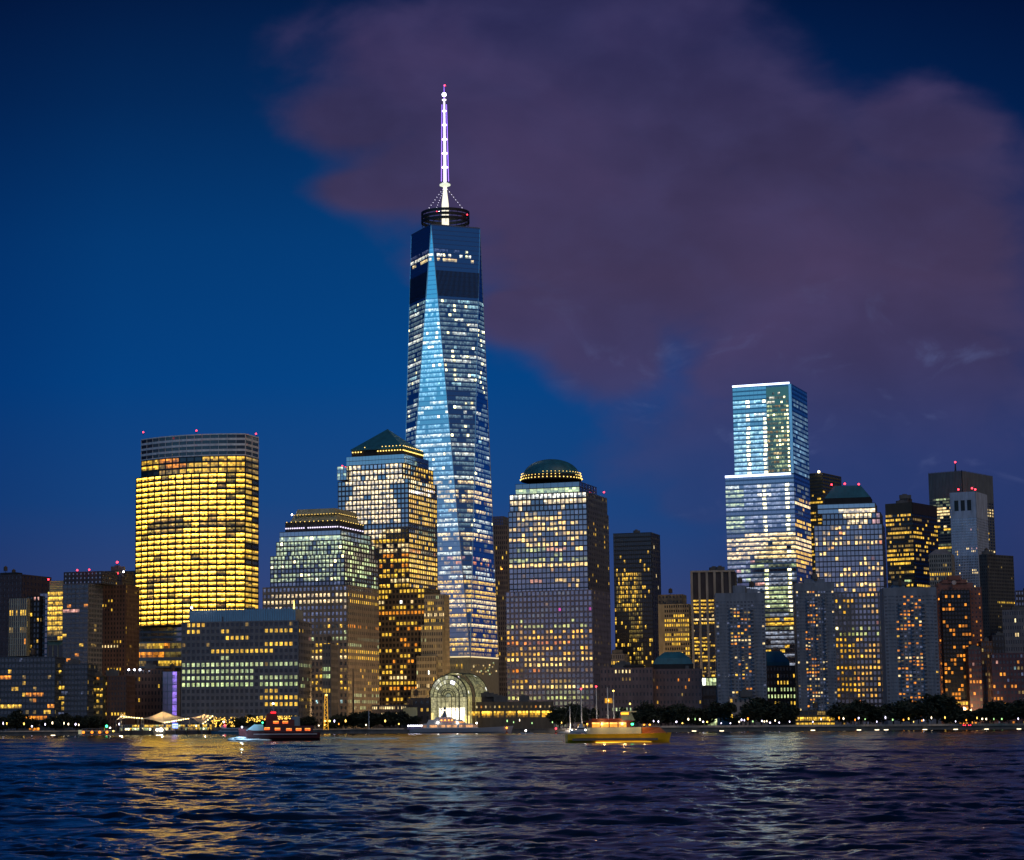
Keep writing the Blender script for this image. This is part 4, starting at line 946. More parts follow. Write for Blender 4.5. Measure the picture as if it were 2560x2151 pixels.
b.tier(2452, 2480, 2484, 1603, None, 1504, 8, dict(nx=4, ny=14, fx=.5, fy=.5, dft='k12', sub=(1, 1)), None, mat=st_brown, glass=G_FLAT, d=22)
b.tier(2478, 2620, 2624, 1632, None, 1490, 8, dict(nx=16, ny=12, fx=.55, fy=.5, dft='o40 b12 k14 y8', rows=['b15', 'o10 p10', 'c6 k20', 'o40 b15', 'b30', 'o45 c8', 'b30 k10', 'o55', 'o30 b10'], sub=(1, 1)), None, mat=stone('plum_brick', (.10, .055, .075)), glass=G_FLAT, d=22)
b.tier(2480, 2510, 2514, 1588, None, 1510, 8, dict(nx=4, ny=14, fx=.4, fy=.5, dft='k8', sub=(1, 1)), None, mat=st_dark, glass=G_FLAT, d=20)

# -- slate apartment slabs on the right bank
def gateway(label, A, B, ytop, Y, cols, boxes, th=6, ny=34, base=None):
    b = Building('apartment_slab', label, 'apartment block', 'slate apartment slabs on the right bank')
    b.tier(A, B, B + 4, ytop, None, Y, th, dict(nx=14, ny=ny, fx=.62, fy=.5, top=5, bot=6, sub=(2, 1), dft=cols, skip=(1, 2, 11, 12), prot=.25), None, mat=st_slate, glass=G_FLAT, d=24)
    for (a, c, y) in boxes: b.tier(a, c, c + 3, y, ytop + 1, Y + 6, th, None, None, mat=st_slate, d=10)
    # recessed balcony strip down the middle
    f = b.foot(A, B, B + 4, ytop, Y, th, 24); e = f[1] - f[0]; nr = Vector((e.y, -e.x)).normalized(); z1 = Zh(B, ytop, Y) - 9
    for i, (p0, p1) in enumerate(((.28, .34), (.5, .56), (.71, .77))):
        m = MB()
        for j in range(ny - 5):
            z = GROUND + 9 + (z1 - GROUND - 9) * j / (ny - 5)
            p, q = f[0] + e * p0, f[0] + e * p1
            m.prism([tuple(p + nr * 1.6), tuple(q + nr * 1.6), tuple(q), tuple(p)], z, z + .9)
        b.part('balconies', m, st_slate)['kind'] = 'stuff'
    return b
c1 = ['o40:4-9 k20:4-9', 'w35:4-9 b15 y6', 'o30:4-9 b20:4-9 w12', 'k25:4-9 o20:4-9', 'y34:4-9 b15']
b = gateway('slate apartment slab with two rooftop boxes, left of the three', 1788, 1910, 1482, 1480, c1, ((1833, 1863, 1464), (1863, 1894, 1473)))
m = MB(); f = b.foot(1806, 1880, 1884, 1740, 1470, 6, 8)
b.tier(1822, 1880, 1884, 1742, None, 1470, 6, dict(nx=5, ny=4, fx=.45, fy=.45, dft='y12', rows=['y50'], sub=(1, 1)), None, mat=stone('pale_pink_stone', (.34, .27, .24)), glass=G_LOW, d=8)
b = gateway('bluish slate apartment slab with a gold lit shopfront at its foot', 1988, 2084, 1457, 1500, ['o50:5-6 b25 w10', 'b30 w22', 'o42:3-7 b15', 'b30 k15 y10', 'o36:3-7 b20'], ((2010, 2062, 1447),), ny=38)
b.tier(1988, 2086, 2090, 1776, None, 1470, 6, dict(nx=9, ny=3, fx=.85, fy=.6, rows=['k50', 'y', 'y60 o20'], sub=(4, 2)), None, mat=st_brownm, glass=G_LOW, d=16)
x0, z_ = at(2003, 1822, 1460); x1 = X(2030, 1460); m = MB(); m.tube((x0, 1460, z_), (x1, 1460, z_), .35); b.part('neon_tube', m, lamp('red_neon_light', (1, .05, .02), 6))
b = gateway('slate apartment slab rightmost of the three, next to the stepped brick tower', 2208, 2340, 1468, 1480, ['o42:3-9 b12:3-9', 'o32:3-9 b20:3-9 y8', 'w32:3-9 o12:3-9', 'o45:5-9 k15:3-9', 'b25:3-9 o18:3-9'], ((2232, 2262, 1462),))

# -- low brick blocks with teal roofs
b = Building('teal_roof_block', 'low brick block with a teal roof below the gold stone building', 'building')
Yb = 1500
f, z0, z1 = b.tier(1629, 1753, 1757, 1672, None, Yb, 8, dict(nx=14, ny=8, fx=.35, fy=.4, sub=(1, 1), rows=['o12', 'k15 o10', 'k15 o8', 'k12', 'y8 k8', 'g35', '']), None, mat=stone('rose_brick', (.21, .14, .135)), glass=G_LOW, d=30)
f2 = b.foot(1632, 1733, 1737, 1665, Yb + 3, 8, 26); c = sum(f2, Vector((0, 0))) / 4; za, zb_ = Zh(1733, 1673, Yb), Zh(1733, 1660, Yb); zc = Zh(1702, 1630, Yb + 10)
m = MB(); m.prism([tuple(p) for p in f2], za, zb_); b.part('roof_drum', m, st_char)
m = MB(); m.prism([tuple(c + (p - c) * 1.01) for p in f2], zb_, zb_ + (zc - zb_) * .5, foot2=[tuple(c + (p - c) * .82) for p in f2]); m.prism([tuple(c + (p - c) * .82) for p in f2], zb_ + (zc - zb_) * .5, zc, foot2=[tuple(c + (p - c) * .42) for p in f2]); b.part('teal_roof', m, copper)
b = Building('oval_roof_block', 'low brick block with a flat black oval roof between the domed tower and teal roof', 'building')
f, z0, z1 = b.tier(1500, 1631, 1635, 1669, None, Yb - 5, 8, dict(nx=15, ny=8, fx=.38, fy=.42, sub=(1, 1), rows=['w35:4-9', 'k30:2-8', 'o30:2-5', 'o20:2-4', 'k6', 'g70:2-10', '']), None, mat=stone('rose_brick', (.21, .14, .135)), glass=G_LOW, d=30)
x, z = at(1570, 1669, Yb + 8); m = MB(); m.lathe((0, 0, 0), [(.1, 0), (.86, 0), (1, .5), (1, 1.4), (.8, 2.2), (.01, 2.3)], 32); m.v = [(x + p[0] * 11.5, Yb + 8 + p[1] * 8, z1 + p[2]) for p in m.v]; b.part('oval_roof', m, st_char)
b = Building('corner_roof_block', 'low brick block with a teal sloped roof between two slate slabs', 'building')
Yb = 1540
f, z0, z1 = b.tier(1900, 1988, 1992, 1664, None, Yb, 8, dict(nx=11, ny=9, fx=.4, fy=.5, sub=(1, 1), rows=['y:1 k20', 'y8', 'y30', 'G92', 'G95', 'y20']), None, mat=st_brown, glass=G_LOW, d=30)
f2 = b.foot(1900, 1974, 1978, 1660, Yb + 2, 8, 26); zz0 = Zh(1974, 1664, Yb); zz1 = Zh(1940, 1628, Yb + 6); c = sum(f2, Vector((0, 0))) / 4
m = MB(); m.prism([tuple(p) for p in f2], zz0, zz0 + (zz1 - zz0) * .25); m.prism([tuple(p) for p in f2], zz0 + (zz1 - zz0) * .25, zz1, foot2=[tuple(c + (p - c) * .5) for p in f2]); b.part('teal_roof', m, copper)

# -- low waterfront wing with the big orange windows, right of the glass hall
b = Building('waterfront_wing', 'low dark wing with a row of big orange windows right of the glass hall', 'building')
b.tier(1172, 1382, 1386, 1754, None, 1500, 4, dict(nx=7, ny=1, fx=.84, fy=.42, sub=(6, 3), dft='y', top=3.4, bot=5, gain=.95), None, mat=st_brownm, glass=G_LOW, d=22)
f = b.foot(1172, 1382, 1386, 1754, 1500, 4, 22); e = f[1] - f[0]; nr = Vector((e.y, -e.x)).normalized()
for i in range(18):
    p = f[0] + e * (i + .6) / 18.5; z = Zh(1300, 1770, 1500); ch = rnd.choice('okwkyk')
    b.window(p + nr * .5, p + e * .016 + nr * .5, z, z + 1.5, ch, G_LOW, (1, 1), .8)
b.tier(1195, 1255, 1262, 1742, 1756, 1512, 4, None, None, mat=st_dark, d=10)
b = Building('dark_annex', 'low dark annex with a few gold windows left of the glass hall', 'building')
b.tier(1018, 1076, 1080, 1745, None, 1504, 4, dict(nx=4, ny=4, fx=.35, fy=.4, rows=['', 'y:2-3', '', 'k:2 y:3'], sub=(1, 1)), None, mat=st_dark, glass=G_LOW, d=18)
b.tier(1008, 1042, 1046, 1769, 1799, 1490, 4, None, None, mat=stone('lit_screen_wall', (.40, .42, .26)), d=4)
b = Building('glass_arcade', 'long low arcade strung with small lamps below the stepped tower', 'building')
b.tier(930, 1020, 1024, 1762, None, 1496, 4, dict(nx=20, ny=4, fx=.55, fy=.4, rows=['w80', 'w75', 'k30'], sub=(1, 1)), None, mat=st_dark, glass=G_LOW, d=14)

# ------------------------------------------------------------------ glass hall with the barrel vault
b = Building('glass_hall', 'barrel-vaulted glass hall with a bright white interior on the waterfront', 'glass hall')
YW = 1500; thw = math.radians(22); ax = Vector((math.sin(thw), math.cos(thw))); rt = Vector((math.cos(thw), -math.sin(thw)))
kx = 5600 / YW
c0 = Vector((X(1121, YW, 1743), YW)); zs = Zh(1121, 1743, YW)
b.org = Vector((c0.x, c0.y, GROUND)); b.root = root(b.name, b.org, b.label, b.cat)
hall_glass = pane('hall_glass', (.30, .33, .30), .7, .12); rib_m = metal('hall_steel', (.035, .045, .04), .45, .6)
rad = 47 / kx / math.cos(thw) * .98; hgt = 54 / kx
def vp(r, h, a, l, dz=0):
    p = c0 + rt * (r * math.cos(a)) + ax * l
    return (p.x, p.y, zs + dz + h * math.sin(a))
def vault(r, h, l0, l1, dx_, nseg, bright):
    sk = MB(); rb = MB(); NA = 22
    off = rt * dx_
    P = lambda rr, hh, a, l: tuple(Vector(vp(rr, hh, a, l)) + Vector((off.x, off.y, 0)))
    for j in range(nseg):
        la, lb = l0 + (l1 - l0) * j / nseg, l0 + (l1 - l0) * (j + 1) / nseg
        for i in range(NA):
            a, a2 = math.pi * i / NA, math.pi * (i + 1) / NA
            t = abs(i - 7) / 22
            g = rnd.uniform(.4, 1.2) * bright
            col = (.36 * g, .34 * g, .15 * g)
            if rnd.random() < .05: col = (1.6, 1.6, 1.4)
            sk.quad(P(r, h, a, la), P(r, h, a2, la), P(r, h, a2, lb), P(r, h, a, lb), col)
        for s_ in (-1, 1):
            p0 = P(r, h, 0 if s_ > 0 else math.pi, la); p1 = P(r, h, 0 if s_ > 0 else math.pi, lb)
            for q in range(3):
                z0_, z1_ = GROUND + (zs - GROUND) * q / 3, GROUND + (zs - GROUND) * (q + 1) / 3
                g = rnd.uniform(.3, 1) * bright
                sk.quad((p0[0], p0[1], z0_), (p1[0], p1[1], z0_), (p1[0], p1[1], z1_), (p0[0], p0[1], z1_), (.5 * g, .42 * g, .15 * g))
    for j in range(nseg + 1):
        l = l0 + (l1 - l0) * j / nseg
        rr = .30 if j in (0, nseg) else .16
        pts = [P(r + .1, h + .1, math.pi * i / 28, l) for i in range(29)]
        for p, q in zip(pts[:-1], pts[1:]): rb.tube(p, q, rr, n=5, caps=False)
    for i in range(1, NA, 2):
        rb.tube(P(r + .06, h + .06, math.pi * i / NA, l0), P(r + .06, h + .06, math.pi * i / NA, l1), .08, n=4, caps=False)
    b.part('vault_glass', sk, hall_glass, glow=True); b.part('vault_ribs', rb, rib_m)
vault(rad, hgt, .2, 9, 0, 4, 1.1)
vault(rad * 1.13, hgt * 1.12, 9, 34, .8, 9, .85)
fr = MB(); ml = MB()
rings = [.17, .30, .39, .60, .80, 1.0]
NA = 18
for k in range(len(rings) - 1):
    for i in range(NA):
        a, a2 = math.pi * i / NA, math.pi * (i + 1) / NA
        g = rnd.uniform(.25, .95)
        col = (.50 * g, .47 * g, .22 * g)
        if k >= 3 and 9 <= i <= 15 and rnd.random() < .5: col = tuple(3 * q for q in (.34 * g, .33 * g, .24 * g))
        if k == 3 and i in (6, 7): col = (2.6, 2.6, 3.0)
        fr.quad(vp(rad * rings[k], hgt * rings[k], a, 0), vp(rad * rings[k + 1], hgt * rings[k + 1], a, 0), vp(rad * rings[k + 1], hgt * rings[k + 1], a2, 0), vp(rad * rings[k], hgt * rings[k], a2, 0), col)
fr.poly([vp(rad * .17, hgt * .17, math.pi * i / 12, 0) for i in range(13)], (.2, .22, .14))
for i in range(16):     # tall lower panes
    f0, f1 = -1 + 2 * i / 16, -1 + 2 * (i + 1) / 16
    p, q = c0 + rt * rad * f0, c0 + rt * rad * f1
    for j in range(6):
        z0_, z1_ = GROUND + (zs - GROUND) * j / 6, GROUND + (zs - GROUND) * (j + 1) / 6
        g = rnd.uniform(.5, 1)
        col = (.60 * g, .54 * g, .26 * g)
        if 1 <= j <= 3 and 4 <= i <= 14: col = (2.8, 2.5, 1.8)
        if j == 0: col = (.5 * g, .42 * g, .06 * g)
        fr.quad((*p, z0_), (*q, z0_), (*q, z1_), (*p, z1_), col)
b.part('front_glass', fr, hall_glass, glow=True)
fo = -ax * .25
for k, rr in enumerate(rings):
    pts = [Vector(vp(rad * rr, hgt * rr, math.pi * i / 32, 0)) + Vector((fo.x, fo.y, 0)) for i in range(33)]
    w_ = .34 if rr == 1.0 else .24
    for p, q in zip(pts[:-1], pts[1:]): ml.tube(p, q, w_, n=5, caps=False)
    if rr in (.17, .39, .60, 1.0):
        for s_ in (-1, 1):
            p = c0 + rt * (rad * rr * s_) + fo; ml.tube((p.x, p.y, GROUND), (p.x, p.y, zs), w_, n=5)
for i in range(NA + 1):
    a = math.pi * i / NA
    ml.tube(Vector(vp(rad * .17, hgt * .17, a, 0)) + Vector((fo.x, fo.y, 0)), Vector(vp(rad, hgt, a, 0)) + Vector((fo.x, fo.y, 0)), .10, n=4)
for z in (zs, zs - 3.2, zs - 8):
    p, q = c0 - rt * rad + fo, c0 + rt * rad + fo; ml.tube((p.x, p.y, z), (q.x, q.y, z), .2 if z == zs else .1, n=4)
b.part('front_mullions', ml, rib_m)
for s_ in (-1.08, -.86, .90, 1.1):
    p = c0 + rt * rad * s_ - ax * .8; m = MB(); m.box(p.x - .55, p.x + .55, p.y - .5, p.y + .1, GROUND, GROUND + (11 if s_ < 0 else 9)); b.part('light_column', m, lamp('column_glow_light', (1, .72, .25), 1.3))

# ------------------------------------------------------------------ ferry terminal with tent roofs
b = Building('ferry_terminal', 'floating ferry terminal with lit glass walls under the tent roofs', 'ferry terminal')
f, z0, z1 = b.tier(300, 530, 534, 1811, 1826, 1380, 2, dict(nx=38, ny=2, fx=.82, fy=.8, sub=(2, 2), rows=['k30 g35 y35 x5', 'k30 g40 y35 k20 x6'], gain=1.1, prot=.2), None, mat=GRAYM, glass=G_LOW, d=12)
m = MB(); m.box(X(296, 1378), X(560, 1378), 1374, 1394, -.4, z0 - .1); b.part('barge_hull', m, st_dark)
m = MB()
for i in range(10):
    x = X(300 + i * 28, 1373); m.tube((x, 1373, -1), (x, 1373, z0 + 1.2), .45)
b.part('mooring_piles', m, st_black)
tent_m, nt, p = new_mat('tent_fabric')
p.inputs['Base Color'].default_value = (.72, .66, .56, 1); p.inputs['Roughness'].default_value = .8
tr = nt.nodes.new('ShaderNodeBsdfTranslucent'); tr.inputs[0].default_value = (.75, .62, .45, 1)
mx = nt.nodes.new('ShaderNodeMixShader'); mx.inputs[0].default_value = .5
nt.links.new(p.outputs[0], mx.inputs[1]); nt.links.new(tr.outputs[0], mx.inputs[2]); nt.links.new(mx.outputs[0], nt.nodes['Material Output'].inputs[0])
def tent(label, apex, corners, lamps_, Yc=1380):
    ax_, az = at(apex[0], apex[1], apex[2]); ap = Vector((ax_, apex[2], az))
    cs = []
    for (px, py, Y) in corners:
        x, z = at(px, py, Y); cs.append(Vector((x, Y, z)))
    r = root('tent_roof', (ap.x, ap.y, GROUND), label, 'tent roof', 'tent roofs over the ferry terminal')
    m = MB(); N = 10
    for i in range(len(cs)):
        p, q = cs[i], cs[(i + 1) % len(cs)]
        grid = {}
        for a in range(N + 1):
            for c in range(N + 1):
                t = a / N; e_ = p.lerp(q, c / N); e_ = e_ + (ap - e_) * .07 * math.sin(math.pi * c / N)      # scalloped edge
                pt = e_.lerp(ap, t); pt.z -= .5 * math.sin(math.pi * t); grid[a, c] = pt
        for a in range(N):
            for c in range(N): m.quad(grid[a, c], grid[a, c + 1], grid[a + 1, c + 1], grid[a + 1, c])
    m.build('fabric', tent_m, r, r.location, True)
    m = MB(); m.tube((ap.x, ap.y, 0.5), (ap.x, ap.y, ap.z + .6), .3); m.build('mast', GRAYM, r, r.location)
    for c in cs:
        m = MB(); m.tube((c.x, c.y, .5), c, .18); m.build('strut', GRAYM, r, r.location)
    m = MB(); k = 0
    for i in range(lamps_):
        p = cs[1].lerp(cs[2 % len(cs)], (i + .5) / lamps_); m = MB(); m.ball((p.x, p.y, p.z + .1), .32, 8, 5); m.build('string_lamp', lamp('string_lamp_light', (1, .75, .3), 9), r, r.location)
    L = bpy.data.lights.new('tent_lamp', 'POINT'); L.energy = 6500; L.color = (1, .66, .30); L.shadow_soft_size = .6
    lo = bpy.data.objects.new('tent_lamp', L); COL.objects.link(lo); lo.parent = r; lo.location = (0, 0, (ap.z - GROUND) * .45)
    return r
tent('largest pale tent roof with a sharp peak, glowing from below', (407, 1779, 1382), ((354, 1797, 1384), (409, 1808, 1368), (473, 1797, 1384), (409, 1794, 1398)), 11)
tent('small tent roof left of the peaked one, edged by a string of lamps', (303, 1785, 1382), ((290, 1800, 1386), (300, 1792, 1369), (358, 1797, 1376), (345, 1796, 1396)), 9)
tent('tent roof with an upswept corner right of the peaked one', (512, 1784, 1386), ((474, 1794, 1384), (505, 1812, 1369), (534, 1789, 1384), (508, 1796, 1398)), 5)
b = Building('ticket_sign', 'bright blue and white information sign under the tent roofs', 'sign')
f, z0, z1 = b.tier(431, 445, 446, 1808, 1822, 1372, 2, None, None, mat=GRAYM, d=.5)
m = MB(); p, q = f[0], f[1]; n = 4
for i in range(n):
    for j in range(5):
        a0, a1 = p.lerp(q, i / n), p.lerp(q, (i + 1) / n); zA, zB = z0 + (z1 - z0) * j / 5, z0 + (z1 - z0) * (j + 1) / 5
        m.quad((a0.x, a0.y - .05, zA), (a1.x, a1.y - .05, zA), (a1.x, a1.y - .05, zB), (a0.x, a0.y - .05, zB), (.25, .45, 1.4) if j in (0, 2, 4) else (1.2, 1.4, 1.8))
b.part('screen', m, G_LOW, glow=True)
m = MB(); m.tube(((p.x + q.x) / 2, p.y + .2, .5), ((p.x + q.x) / 2, p.y + .2, z0), .2); b.part('post', m, GRAYM)
for px in (393, 402): 
    x, z = at(px, 1825, 1371); r = root('flood_lamp', (x, 1371, .8), 'very bright white flood lamp below the peaked tent, %s one' % ('left' if px < 400 else 'right'), 'lamp', 'flood lamps on the ferry terminal')
    m = MB(); m.tube((x, 1371, .8), (x, 1371, z - .5), .15); m.build('post', GRAYM, r, r.location)
    m = MB(); m.ball((x, 1371, z), .9 if px < 400 else 1.3, 10, 7, sz=.8); m.build('lamp_head', lamp('flood_light', (1, .88, .62), 16), r, r.location, True)

# ------------------------------------------------------------------ boats
def hull(L, B, H, bow=.42, rake=.06, n=26, keel=-.8, sheer=.25):
    m = MB(); rings = []
    for i in range(n + 1):
        s = i / n; x = -L / 2 + L * s
        w = 1.0
        if s > 1 - bow: w = max(.02, 1 - ((s - 1 + bow) / bow) ** 2.2)
        if s < .08: w = .86 + .14 * s / .08
        zd = H * (1 + sheer * max(0, (s - .5) / .5) ** 2)
        xr = rake * L * max(0, (s - .6) / .4) ** 2
        rings.append([(x + xr, -B / 2 * w, zd), (x + xr * .4, -B / 2 * w * .9, zd * .35), (x, -B / 2 * w * .55, keel * .6), (x, 0, keel), (x, B / 2 * w * .55, keel * .6), (x + xr * .4, B / 2 * w * .9, zd * .35), (x + xr, B / 2 * w, zd)])
    k = len(rings[0])
    for r in rings: m.v += r; 
    for i in range(n):
        for j in range(k - 1):
            a = i * k + j; m.f.append((a, a + k, a + k + 1, a + 1)); m.g.append((0, 0, 0))
        m.f.append((i * k, i * k + k - 1, (i + 1) * k + k - 1, (i + 1) * k)); m.g.append((0, 0, 0))
    m.f.append(tuple(range(k))[::-1]); m.g.append((0, 0, 0)); m.f.append(tuple(n * k + j for j in range(k))); m.g.append((0, 0, 0))
    return m
def cabin(x0, x1, w, z0, z1, front=.0, back=.0, top=.92):
    m = MB(); m.prism([(x0, -w / 2), (x1, -w / 2), (x1, w / 2), (x0, w / 2)], z0, z1, foot2=[(x0 + back, -w / 2 * top), (x1 - front, -w / 2 * top), (x1 - front, w / 2 * top), (x0 + back, w / 2 * top)]); return m
def put(name, px, py_wl, Y, label, cat, rz=0, group=None):
    x, z = at(px, py_wl, Y); return root(name, (x, Y, 0), label, cat, group, rz)
def pt(m, name, mat, r, smooth=False, glow=False): return m.build(name, mat, r, (0, 0, 0), smooth, glow)
def small_light(r, name, x, y, z, rad_, mat): m = MB(); m.ball((x, y, z), rad_, 8, 5); return pt(m, name, mat, r, True)
yellow_p = stone('yellow_hull_paint', (.90, .52, .02), .35, .08); white_p = stone('white_boat_paint', (.62, .63, .66), .35, .06); cream_p = stone('cream_boat_paint', (.42, .44, .36), .4, .08)
red_p = stone('red_boat_paint', (.16, .02, .015), .45, .1); blue_p = stone('blue_boat_paint', (.05, .16, .26), .35, .1); maroon_p = stone('maroon_boat_paint', (.09, .022, .025), .45, .1); graphite = stone('rubber_gray', (.12, .12, .12), .7)
cabin_glow = pane('cabin_glass', (.2, .18, .15), .3, .2)
# yellow water taxi
YT = 715; S_ = YT / 5600
r = put('water_taxi', 1544, 1858, YT, 'yellow water taxi ferry with orange lit cabin windows', 'ferry', 0)
r.rotation_euler.z = math.radians(3)
L = 265 * S_
pt(hull(L * .96, 7.6, 2.9, .34, .03, sheer=.12), 'hull', yellow_p, r)
m = MB(); m.box(-L * .44, L * .36, -3.95, -3.70, .85, 1.55); pt(m, 'rub_band', graphite, r)
m = MB(); m.box(-L * .40, L * .33, -3.90, -3.72, 1.75, 1.95); pt(m, 'gold_stripe', stone('gold_stripe_paint', (.8, .5, .04), .3), r)
x0, x1 = (1471 - 1544) * S_, (1600 - 1544) * S_
pt(cabin(x0, x1, 6.2, 2.85, 4.95), 'deckhouse', cream_p, r)
pt(cabin(x0 + .4, x1 - 3.2, 5.8, 4.95, 6.75), 'upper_cabin', maroon_p, r)
for i in range(4):
    a = (1478 + i * 22 - 1544) * S_; m = MB()
    for q in range(3):
        c = (1.3, .42, .02) if q < 2 else (2.0, .95, .2)
        m.quad((a, -2.9, 5.0 + q * .5), (a + 19 * S_, -2.9, 5.0 + q * .5), (a + 19 * S_, -2.84, 5.0 + q * .5 + .5), (a, -2.84, 5.0 + q * .5 + .5), c)
        m.quad((a, 2.9, 5.0 + q * .5), (a, 2.84, 5.5 + q * .5), (a + 19 * S_, 2.84, 5.5 + q * .5), (a + 19 * S_, 2.9, 5.0 + q * .5), c)
    pt(m, 'window', cabin_glow, r, glow=True)
m = MB(); m.box(x0 - 1.2, x1 - 2.6, -3.2, 3.2, 6.75, 7.0); m.box(x0 + .8, x1 - 6, -2.5, 2.5, 7.0, 7.7); pt(m, 'red_roof', red_p, r)
pt(cabin((1549 - 1544) * S_, (1586 - 1544) * S_, 4.2, 7.0, 9.7, 1.2, .5), 'wheelhouse', stone('wheelhouse_paint', (.10, .14, .16), .4), r)
m = MB(); m.box((1554 - 1544) * S_, (1590 - 1544) * S_, -2.4, 2.4, 9.7, 10.0); pt(m, 'wheelhouse_roof', cream_p, r)
m = MB(); m.box((1551 - 1544) * S_, (1570 - 1544) * S_, -2.35, -2.2, 8.9, 9.6); pt(m, 'amber_light', lamp('amber_boat_light', (1, .28, .02), 3), r)
m = MB(); m.box((1570 - 1544) * S_, (1582 - 1544) * S_, -2.3, -2.12, 5.6, 6.2); pt(m, 'green_side_light', GREEN_L, r)
m = MB(); m.tube((4.2, 0, 9.9), (4.2, 0, 12.2), .07); m.tube((3.4, 0, 11.9), (5.0, 0, 11.9), .05); pt(m, 'mast', GRAYM, r); small_light(r, 'mast_light', 4.2, 0, 12.3, .28, YELLOW_L)
m = MB()
bx0, bx1 = (1602 - 1544) * S_, (1668 - 1544) * S_
m.prism([(bx0, -3.2), (bx1, -1.0), (bx1, 1.0), (bx0, 3.2)], 2.9, 4.9, foot2=[(bx0, -3.3), (bx1 - 2.5, -1.2), (bx1 - 2.5, 1.2), (bx0, 3.3)]); pt(m, 'bow_bulwark', stone('orange_bow_paint', (.45, .13, .04), .45), r)
m = MB()
for t in range(9):
    xx = bx0 + (bx1 - 2.5 - bx0) * t / 8; yy = -3.3 + 2.1 * t / 8; m.tube((xx, yy, 4.9), (xx, yy, 5.9), .05, n=4)
m.tube((bx0, -3.3, 5.9), (bx1 - 2.5, -1.2, 5.9), .06, n=4); m.tube((bx0, -3.3, 5.4), (bx1 - 2.5, -1.2, 5.4), .04, n=4); pt(m, 'bow_rail', GRAYM, r)
for xx in (bx0 + .8, bx0 + 2.6): small_light(r, 'deck_light', xx, -2.2, 5.7, .3, ORANGE_L)
small_light(r, 'deck_light', x0 - .6, -2.6, 6.0, .3, ORANGE_L)
m = MB(); m.box(-L * .22, L * .30, -3.62, -3.40, .12, .42); pt(m, 'waterline_reflection', lamp('gold_reflection_glow', (1, .58, .04), 1.7), r)  # glowing box stands for the gold reflection at the waterline
for i in range(0): small_light(r, 'hull_light', -L * .20 + i * L * .085, -3.95, .55, .24, YELLOW_L)
small_light(r, 'stern_light', -L * .3, 0, 4.2, .22, WHITE_L)
for qx in (-5.0, 1.5, 8.0):
    L_ = bpy.data.lights.new('hull_fill_lamp', 'POINT'); L_.energy = 420; L_.color = (1, .62, .2); L_.shadow_soft_size = .3  # added beside the boat to brighten its hull, no lamp hangs there
    lo = bpy.data.objects.new('hull_fill_lamp', L_); COL.objects.link(lo); lo.parent = r; lo.location = (qx, -5.2, 6.6)
# dark red tug
YG = 905; S_ = YG / 5600
r = put('tugboat', 700, 1851, YG, 'dark maroon tugboat with red glowing windows', 'tugboat', math.radians(183))
L = 198 * S_
pt(hull(L, 8.6, 3.4, .38, .02, sheer=.55), 'hull', maroon_p, r)
m = MB(); m.box(-L * .46, L * .33, 4.2, 4.45, 2.5, 2.95); m.box(-L * .46, L * .33, -4.45, -4.2, 2.5, 2.95); pt(m, 'rub_rail', stone('white_rail_paint', (.4, .38, .42), .5), r)
xr = lambda px: -(px - 700) * S_
pt(cabin(xr(782), xr(662), 5.8, 3.4, 6.0), 'deckhouse', maroon_p, r)
pt(cabin(xr(735), xr(664), 4.6, 6.0, 8.4, .3), 'upper_deckhouse', red_p, r)
pt(cabin(xr(694), xr(664), 3.8, 8.4, 10.9, .6), 'wheelhouse', red_p, r)
for px, z in ((668, 4.4), (694, 4.2), (722, 4.0), (746, 4.0), (768, 4.0), (690, 6.9), (713, 6.9)):
    for s_ in (-1, 1):
        y = s_ * (3.0 if z < 5 else 2.42); m = MB(); a = xr(px); g = (1.5, .22, .02)
        m.quad((a - 1.1, y, z), (a + 1.1, y, z), (a + 1.1, y * .985, z + .75), (a - 1.1, y * .985, z + .75), g); m.quad((a - 1.1, y * .99, z + .75), (a + 1.1, y * .99, z + .75), (a + 1.1, y * .98, z + 1.0), (a - 1.1, y * .98, z + 1.0), (1.7, .75, .1))
        pt(m, 'window', cabin_glow, r, glow=True)
m = MB(); m.lathe((xr(738), 0, 6.0), [(.01, 0), (1.9, 0), (1.8, 3.6), (1.5, 3.7), (.01, 3.3)], 18); pt(m, 'funnel', stone('blue_funnel_paint', (.20, .28, .36), .5), r)
m = MB(); m.tube((xr(683), 0, 10.9), (xr(683), 0, 14.6), .12); m.tube((xr(683), -1, 13), (xr(683), 1, 13), .08); pt(m, 'mast', GRAYM, r)
small_light(r, 'mast_light', xr(683), 0, 14.8, .4, WHITE_L)
m = MB(); m.box(xr(690), xr(677), -2.1, 2.1, 10.95, 11.6); pt(m, 'red_roof_light', lamp('red_roof_light', (1, .02, .03), 2.2), r)
small_light(r, 'green_side_light', xr(657), 2.4, 7.3, .35, GREEN_L); small_light(r, 'bow_light', xr(606), 0, 5.6, .3, COOL_L); small_light(r, 'deck_light', xr(662), 2.2, 8.6, .3, ORANGE_L)
pt(cabin(xr(660), xr(616), 4.4, 4.2, 6.6, 3.2, .3), 'fore_cabin', stone('pale_blue_paint', (.42, .68, .80), .4), r)
L_ = bpy.data.lights.new('fore_cabin_fill', 'POINT'); L_.energy = 6000; L_.color = (.55, .8, 1); L_.shadow_soft_size = .3  # fill light added to brighten the fore cabin
lo = bpy.data.objects.new('fore_cabin_fill', L_); COL.objects.link(lo); lo.parent = r; lo.location = (xr(606), 2.5, 8.2)
